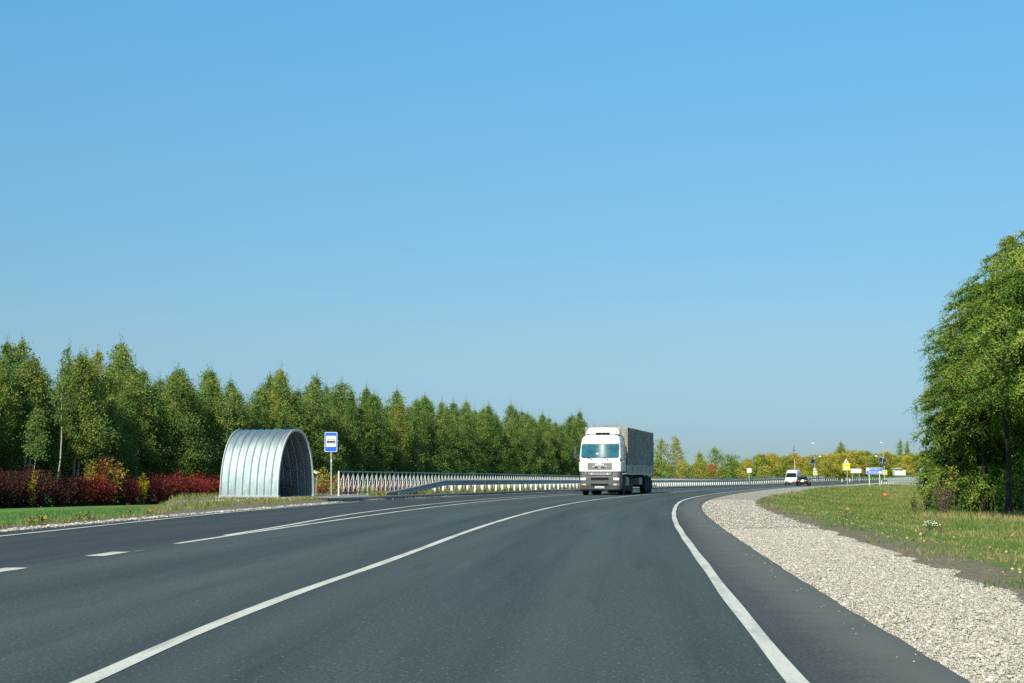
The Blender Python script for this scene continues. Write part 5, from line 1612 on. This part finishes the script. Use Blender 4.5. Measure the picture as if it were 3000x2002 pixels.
# right verge
x, y, u = scatter(420000, 11, 215, 6.4, 34, 2.3, rg)
go = gravel_out(y); pt = patchy(x, y)
dd = u - go
bare = (np.abs(dd - 1.4) < .85) & (patchy(x * .7, y * .45) > -.25) & (y < 80)
keep = (dd > -.15 + .4 * patchy(x, y, 1.7)) & ~((dd < .75) & (patchy(x, y, 1.3) < -.15)) & ~(bare & (rg.uniform(size=len(x)) < .50)) & (x < 4 + y * .335) & (rg.uniform(size=len(x)) < np.clip(.55 + .5 * pt, .15, 1))
x, y, u, pt, dd = [q[keep] for q in (x, y, u, pt, dd)]
z = terrain(x, y)
hh = (.055 + .04 * np.clip(pt, -1, 1.3) + .05 * sstep((dd - 3) / 4)) * rg.uniform(.5, 1.5, len(x)) * np.clip(.8 + y / 90, 1, 2.3)
ww = .010 * np.clip(.7 + y / 26, 1, 8.0)
V, Fq = blades(np.stack([x, y, z - .01], -1), np.maximum(hh, .03), ww, .45, rg)
dry = sstep((patchy(x * .35, y * .35, 1.0) + .25) / .7) * .44 + .14 * sstep((dd - 4) / 5)
ti = np.clip(.30 + dry + .15 * rg.normal(size=len(x)) - .10 * pt, 0, 1)
tag(arr_mesh('verge_grass', V, Fq, ti, L_GRASS), kind='stuff')
print('blades', len(x))
# left mound, verge edge, crop
x, y, u = scatter(70000, 30, 92, -22, -9.9, 1.0, rg)
pt = patchy(x, y, 1.2); sd = (x + 10.3) * .975 + (y - 45) * .222
keep = (u < asph_left(y) - .75) & (pt > .05) & (sd > -1.6) & ~((y > 67.3) & (u > -14.4)) & (rg.uniform(size=len(x)) < np.clip(.05 + .5 * pt + .5 * sstep((-u - 15.5) / 3), .03, 1))
x, y, u, pt = [q[keep] for q in (x, y, u, pt)]
V, Fq = blades(np.stack([x, y, terrain(x, y) - .01], -1), .11 * rg.uniform(.4, 1.7, len(x)) * (1 + .5 * sstep((-u - 15) / 3)), np.full(len(x), .035), .5, rg)
tag(arr_mesh('mound_grass', V, Fq, np.clip(.40 + .25 * rg.normal(size=len(x)) + .15 * pt, 0, 1), L_GRASS), kind='stuff')
x, y, u = scatter(26000, 24, 68, -12.2, -10.0, 1.0, rg)
keep = (patchy(x, y, 1.6) > .15) & (u < asph_left(y) - .85)
x, y = x[keep], y[keep]
V, Fq = blades(np.stack([x, y, terrain(x, y) - .01], -1), .10 * rg.uniform(.4, 1.8, len(x)), np.full(len(x), .022), .5, rg)
tag(arr_mesh('roadside_weeds', V, Fq, np.clip(.5 + .25 * rg.normal(size=len(x)), 0, 1), L_GRASS), kind='stuff')
x, y, u = scatter(90000, 50, 135, -34, -12, 1.0, rg)
sd = (x + 10.3) * .975 + (y - 45) * .222
keep = (sd < -.2) & (x > -.345 * y) & (x > belt_pt(y) + 4.2)
x, y = x[keep], y[keep]
V, Fq = blades(np.stack([x, y, terrain(x, y) - .01], -1), .13 * rg.uniform(.5, 1.2, len(x)), np.full(len(x), .05), .3, rg)
tag(arr_mesh('crop_grass', V, Fq, np.clip(.5 + .2 * rg.normal(size=len(x)) + .2 * patchy(x * .5, y * .5), 0, 1), L_CROP), kind='stuff')
# weeds under the guardrail and behind the kerb
x, y, u = scatter(26000, 76, 190, -10.9, -9.55, 1.3, rg)
keep = (u < kerb_u(y) - .25) & (patchy(x, y, 1.4) > -.1)
x, y = x[keep], y[keep]
V, Fq = blades(np.stack([x, y, Hs(y) + .14], -1), .20 * rg.uniform(.3, 1.5, len(x)), np.full(len(x), .05), .5, rg)
tag(arr_mesh('kerb_weeds', V, Fq, np.clip(.55 + .25 * rg.normal(size=len(x)), 0, 1), L_GRASS), kind='stuff')
# fallen leaves
def fall(n, y0, y1, u0, u1, s0, s1, cond, name, bias=1.4):
    x, y, u = scatter(n, y0, y1, u0, u1, bias, rg); k = cond(x, y, u); x, y = x[k], y[k]
    C = np.stack([x, y, terrain(x, y) + .03 + .03 * rg.uniform(size=len(x))], -1)
    V, Fq = leaves(C, rg.uniform(s0, s1, len(x)), up=3.0, asp=.8, r=rg)
    tag(arr_mesh(name, V, Fq, rg.uniform(size=len(x)), L_FALL), kind='stuff')


fall(5200, 13, 80, 7.2, 22, .035, .07, lambda x, y, u: (u > gravel_out(y) + .2) & (patchy(x * .6, y * .5) > .0), 'fallen_leaves')
fall(1500, 59, 68, -13.5, -10.8, .04, .08, lambda x, y, u: (u < -10.8) & (patchy(x, y) > -.2), 'fallen_leaves', 1.0)
# gravel stones
def stones(n, y0, y1, f0, f1, s0, s1, zf, name, bias=1.0):
    y = y0 + (y1 - y0) * rg.uniform(0, 1, n)**bias; k = rg.uniform(0, 1, n)
    u = f0(y) + (f1(y) - f0(y)) * k; x = road_x(y, u); z = Hs(y) + zf(u, y)
    base = np.array([(1, 0, 0), (-1, 0, 0), (0, 1, 0), (0, -1, 0), (0, 0, 1), (0, 0, -1)], float)
    fc = np.array([(0, 2, 4), (2, 1, 4), (1, 3, 4), (3, 0, 4), (2, 0, 5), (1, 2, 5), (3, 1, 5), (0, 3, 5)])
    B = np.concatenate([base, np.array([(a, b, c) for a in (-1, 1) for b in (-1, 1) for c in (-1, 1)]) * .66])
    fc = []
    for a in (0, 1):                                                          # 24-face rounded octahedron-cube
        pass
    cub = {(sx, sy, sz): 6 + ((sx > 0) * 4 + (sy > 0) * 2 + (sz > 0)) for sx in (-1, 1) for sy in (-1, 1) for sz in (-1, 1)}
    for i, ax in enumerate(base):
        j = int(np.argmax(np.abs(ax))); s = int(ax[j]); o = [q for q in range(3) if q != j]; ring = []
        for a, b in ((-1, -1), (1, -1), (1, 1), (-1, 1)):
            t = [0, 0, 0]; t[j] = s; t[o[0]] = a; t[o[1]] = b; ring.append(cub[tuple(t)])
        for q in range(4): fc.append((i, ring[q], ring[(q + 1) % 4]))
    fc = np.array(fc)
    if s1 < .02:                                                              # the finest grit: eight faces each
        B = base; fc = np.array([(0, 2, 4), (2, 1, 4), (1, 3, 4), (3, 0, 4), (2, 0, 5), (1, 2, 5), (3, 1, 5), (0, 3, 5)])
    sz = rg.uniform(s0, s1, n) * rg.choice([.7, 1, 1, 1.35], n)
    sh = rg.uniform(.6, 1.25, (n, 1, 3)) * np.array([1, 1, .62]); az = rg.uniform(0, 6.28, n); ca, sa = np.cos(az), np.sin(az)
    P = B[None] * sh * (1 + .16 * rg.normal(size=(n, len(B), 1))) * (sz / 2)[:, None, None]
    Q = np.stack([P[..., 0] * ca[:, None] - P[..., 1] * sa[:, None], P[..., 0] * sa[:, None] + P[..., 1] * ca[:, None], P[..., 2]], -1)
    V = (Q + np.stack([x, y, z], -1)[:, None]).reshape(-1, 3)
    Fq = (fc[None] + (np.arange(n) * len(B))[:, None, None]).reshape(-1, 3)
    tag(arr_mesh(name, V, Fq, np.repeat(np.clip(.52 + .24 * rg.normal(size=n), 0, 1), len(fc)), M_STONE), kind='stuff')


zg = lambda u, y: np.interp(u - asph_right(y), [-.05, .5, 1.4, 2.2, 3.2], [-.05, -.035, -.02, -.05, -.17]) + .004
stones(130000, 8, 34, lambda y: asph_right(y) + .02, lambda y: gravel_out(y) + .1, .008, .018, zg, 'gravel_stones', 1.5)
stones(9000, 8, 34, lambda y: asph_right(y) + .02, lambda y: gravel_out(y) + .1, .018, .032, zg, 'gravel_stones', 1.3)
stones(16000, 34, 75, lambda y: asph_right(y) + .05, lambda y: gravel_out(y) + .1, .018, .036, zg, 'gravel_stones', 1.0)
stones(170, 9, 60, lambda y: asph_right(y) - .25, lambda y: asph_right(y) + .05, .007, .017, lambda u, y: .003 + 0 * y, 'loose_stones', 1.0)
stones(9000, 20, 67, lambda y: asph_left(y) + .02, lambda y: asph_left(y) - .8, .03, .075, lambda u, y: np.interp(-(u - asph_left(y)), [0, .3, .8], [-.01, .0, -.07]), 'gravel_stones', 1.0)
stones(300, 20, 90, lambda y: np.where(y < 66, asph_left(y), kerb_u(y)) + .5, lambda y: np.where(y < 66, asph_left(y), kerb_u(y)), .012, .04, lambda u, y: .004 + 0 * y, 'loose_stones', 1.0)

# ------------------------------------------------------------------ single flowers and weeds
M_PETAL = mat('yellow_petals', (.78, .47, .01), .6); M_DISC = mat('flower_disc', (.20, .11, .015), .8); M_STEM = mat('green_stem', (.06, .10, .025), .7)
M_WPET = mat('white_petals', (.75, .75, .72), .6); M_ORANGE2 = mat('orange_plastic', (.85, .16, .015), .5)


def flower(px, py, Y, dia, label, tall, face=R(75)):
    p = at(px, py, Y); z = gz_(p.x, Y) if Y < 76 or p.x > 0 else float(Hs(Y)) + .14
    h = max(p.z - z, .12)
    root = thing('yellow_flower', label, 'flower', (p.x, Y, z))
    s = MB(); s.tube([(.03, .02, -.02), (.02, .01, h * .5), (0, .02, h - .03), (0, .01, h)], [.010, .009, .007, .006], 6)
    for k, a in enumerate((.3, .5, .68)):
        sg_ = 1 if k % 2 else -1
        s.prism([V3(.01, .01, h * a), V3(sg_ * .06, -.02, h * a + .05), V3(sg_ * .13, -.02, h * a + .01), V3(sg_ * .06, 0, h * a - .02)], (0, 0, 0), (0, .004, 0))
    s.build('stem', M_STEM, root)
    M = Matrix.Rotation(face, 3, 'X'); pe = MB(); c = V3(0, 0, h)
    for k in range(16):
        a = 2 * math.pi * k / 16 + .1; ca, sa = math.cos(a), math.sin(a); r0, r1 = dia * .2, dia * .5 * (1 if k % 2 else .88); w = dia * .095
        q = [(r0, -w * .5, .0), (r0 + (r1 - r0) * .5, -w, .012), (r1, 0, -.004), (r0 + (r1 - r0) * .5, w, .012), (r0, w * .5, 0)]
        pe.prism([c + M @ V3(x_ * ca - y_ * sa, x_ * sa + y_ * ca, z_) for x_, y_, z_ in q], (0, 0, 0), M @ V3(0, 0, .003))
    pe.build('petals', M_PETAL, root)
    d = MB(); d.loft([[c + M @ V3(dia * .22 * k * math.cos(a), dia * .22 * k * math.sin(a), z_) for a in [2 * math.pi * i / 12 for i in range(12)]] for z_, k in ((0, 1), (.018, .95), (.026, .5))])
    d.build('disc', M_DISC, root)


flower(132.5, 1516.5, 36.5, .088, 'larger yellow sunflower at the left edge of the road before the green field', 1)
flower(107, 1525, 35.8, .066, 'smaller yellow sunflower left of the larger one by the road edge', 1)
flower(440, 1505.5, 44.5, .075, 'yellow flower at the gravel edge below the grassy mound', 0)
flower(2484, 1491.5, 45, .085, 'yellow flower alone in the grass beside the gravel on the right', 0)
flower(1469.5, 1434.5, 100, .11, 'yellow flower growing under the guardrail left of the lorry', 0)


def weed(px, py_top, py_b, Y, label, seed, ml=L_GRASS):
    p = at(px, py_b, Y); z = gz_(p.x, Y); h = max(at(px, py_top, Y).z - z, .2); r = np.random.default_rng(seed)
    T = MB(); C = []
    for k in range(3):
        e = V3(r.normal() * .05, r.normal() * .05, h * (1 - .25 * k)); T.tube([(0, 0, -.02), e * .5 + V3(.01 * k, 0, 0), e], [.008, .006, .003], 5)
        t = r.uniform(.15, 1, 26); C.append(np.array(e)[None] * t[:, None] + r.normal(size=(26, 3)) * np.array([.05, .05, .02]))
    V, Fq = leaves(np.concatenate(C), .05, r=r)
    root = thing('tall_weed', label, 'plant', (p.x, Y, z))
    T.build('stem', M_STEM, root); arr_mesh('leaves', V, Fq, np.clip(.5 + .2 * r.normal(size=len(Fq)), 0, 1), ml, root)


weed(114, 1483, 1524, 36.4, 'tall seed headed weed between the two sunflowers at the left road edge', 1)
weed(87, 1506, 1532, 35.5, 'low weed left of the sunflowers by the gravel edge', 2)
weed(254, 1480, 1516, 40, 'thin tall weed against the green field right of the sunflowers', 3)
weed(233, 1500, 1518, 39.4, 'short dark weed beside the thin tall one at the green field', 4)
weed(377, 1474, 1500, 45.6, 'thin weed at the foot of the grassy mound before the green field', 5)
weed(2757, 1508, 1542, 43, 'tall pale grass stalk right of the white flowers', 6, L_DRY)
weed(2845, 1462, 1492, 60, 'thin weed against the dark shade under the right hand trees', 7)
weed(2920, 1461, 1485, 54, 'leafy green weed at the edge of the shade under the trees', 8)


def daisies():
    p = at(2725, 1512, 46); z = gz_(p.x, 46)
    root = thing('white_flower_clump', 'clump of small white flowers in the grass before the right hand trees', 'flowers', (p.x, 46, z))
    r = np.random.default_rng(12); T = MB(); D = MB(); C = []
    for k in range(34):
        e = V3(r.normal() * .12, r.normal() * .12, .14 + abs(r.normal()) * .08); T.tube([(e.x * .4, e.y * .4, 0), e], [.004, .003], 4)
        a = r.uniform(.010, .019); nrm = Matrix.Rotation(r.uniform(.2, 1.2), 3, 'X')
        D.prism([e + nrm @ V3(a * math.cos(q), a * math.sin(q), 0) for q in [2 * math.pi * i / 8 for i in range(8)]], (0, 0, 0), nrm @ V3(0, 0, .006))
        C.append(np.array(e)[None] * r.uniform(.2, .9, (8, 1)) + r.normal(size=(8, 3)) * .025)
    V, Fq = leaves(np.concatenate(C), .045, r=r)
    T.build('stems', M_STEM, root); D.build('flower_heads', M_WPET, root)
    arr_mesh('leaves', V, Fq, np.full(len(Fq), .2), L_GRASS, root)


daisies()


def orange_thing():
    p = at(2593.5, 1449.5, 112); z = gz_(p.x, 112)
    m = MB(); r = np.random.default_rng(4); rings = []
    for i in range(9):
        th_ = math.pi * (i + .01) / 8.02
        rings.append([V3((.125 + .016 * math.sin(3 * a + i)) * math.sin(th_) * math.cos(a), (.125 + .012 * math.cos(2 * a)) * math.sin(th_) * math.sin(a), .125 - .125 * math.cos(th_)) for a in [2 * math.pi * k / 16 for k in range(16)]])
    m.loft(rings); o = m.build('orange_ball', M_ORANGE2, None, smooth=50)
    o.location = (p.x, 112, max(z, p.z - .14)); tag(o, 'bright orange ball shaped thing lying in the grass on the right', 'ball')


orange_thing()
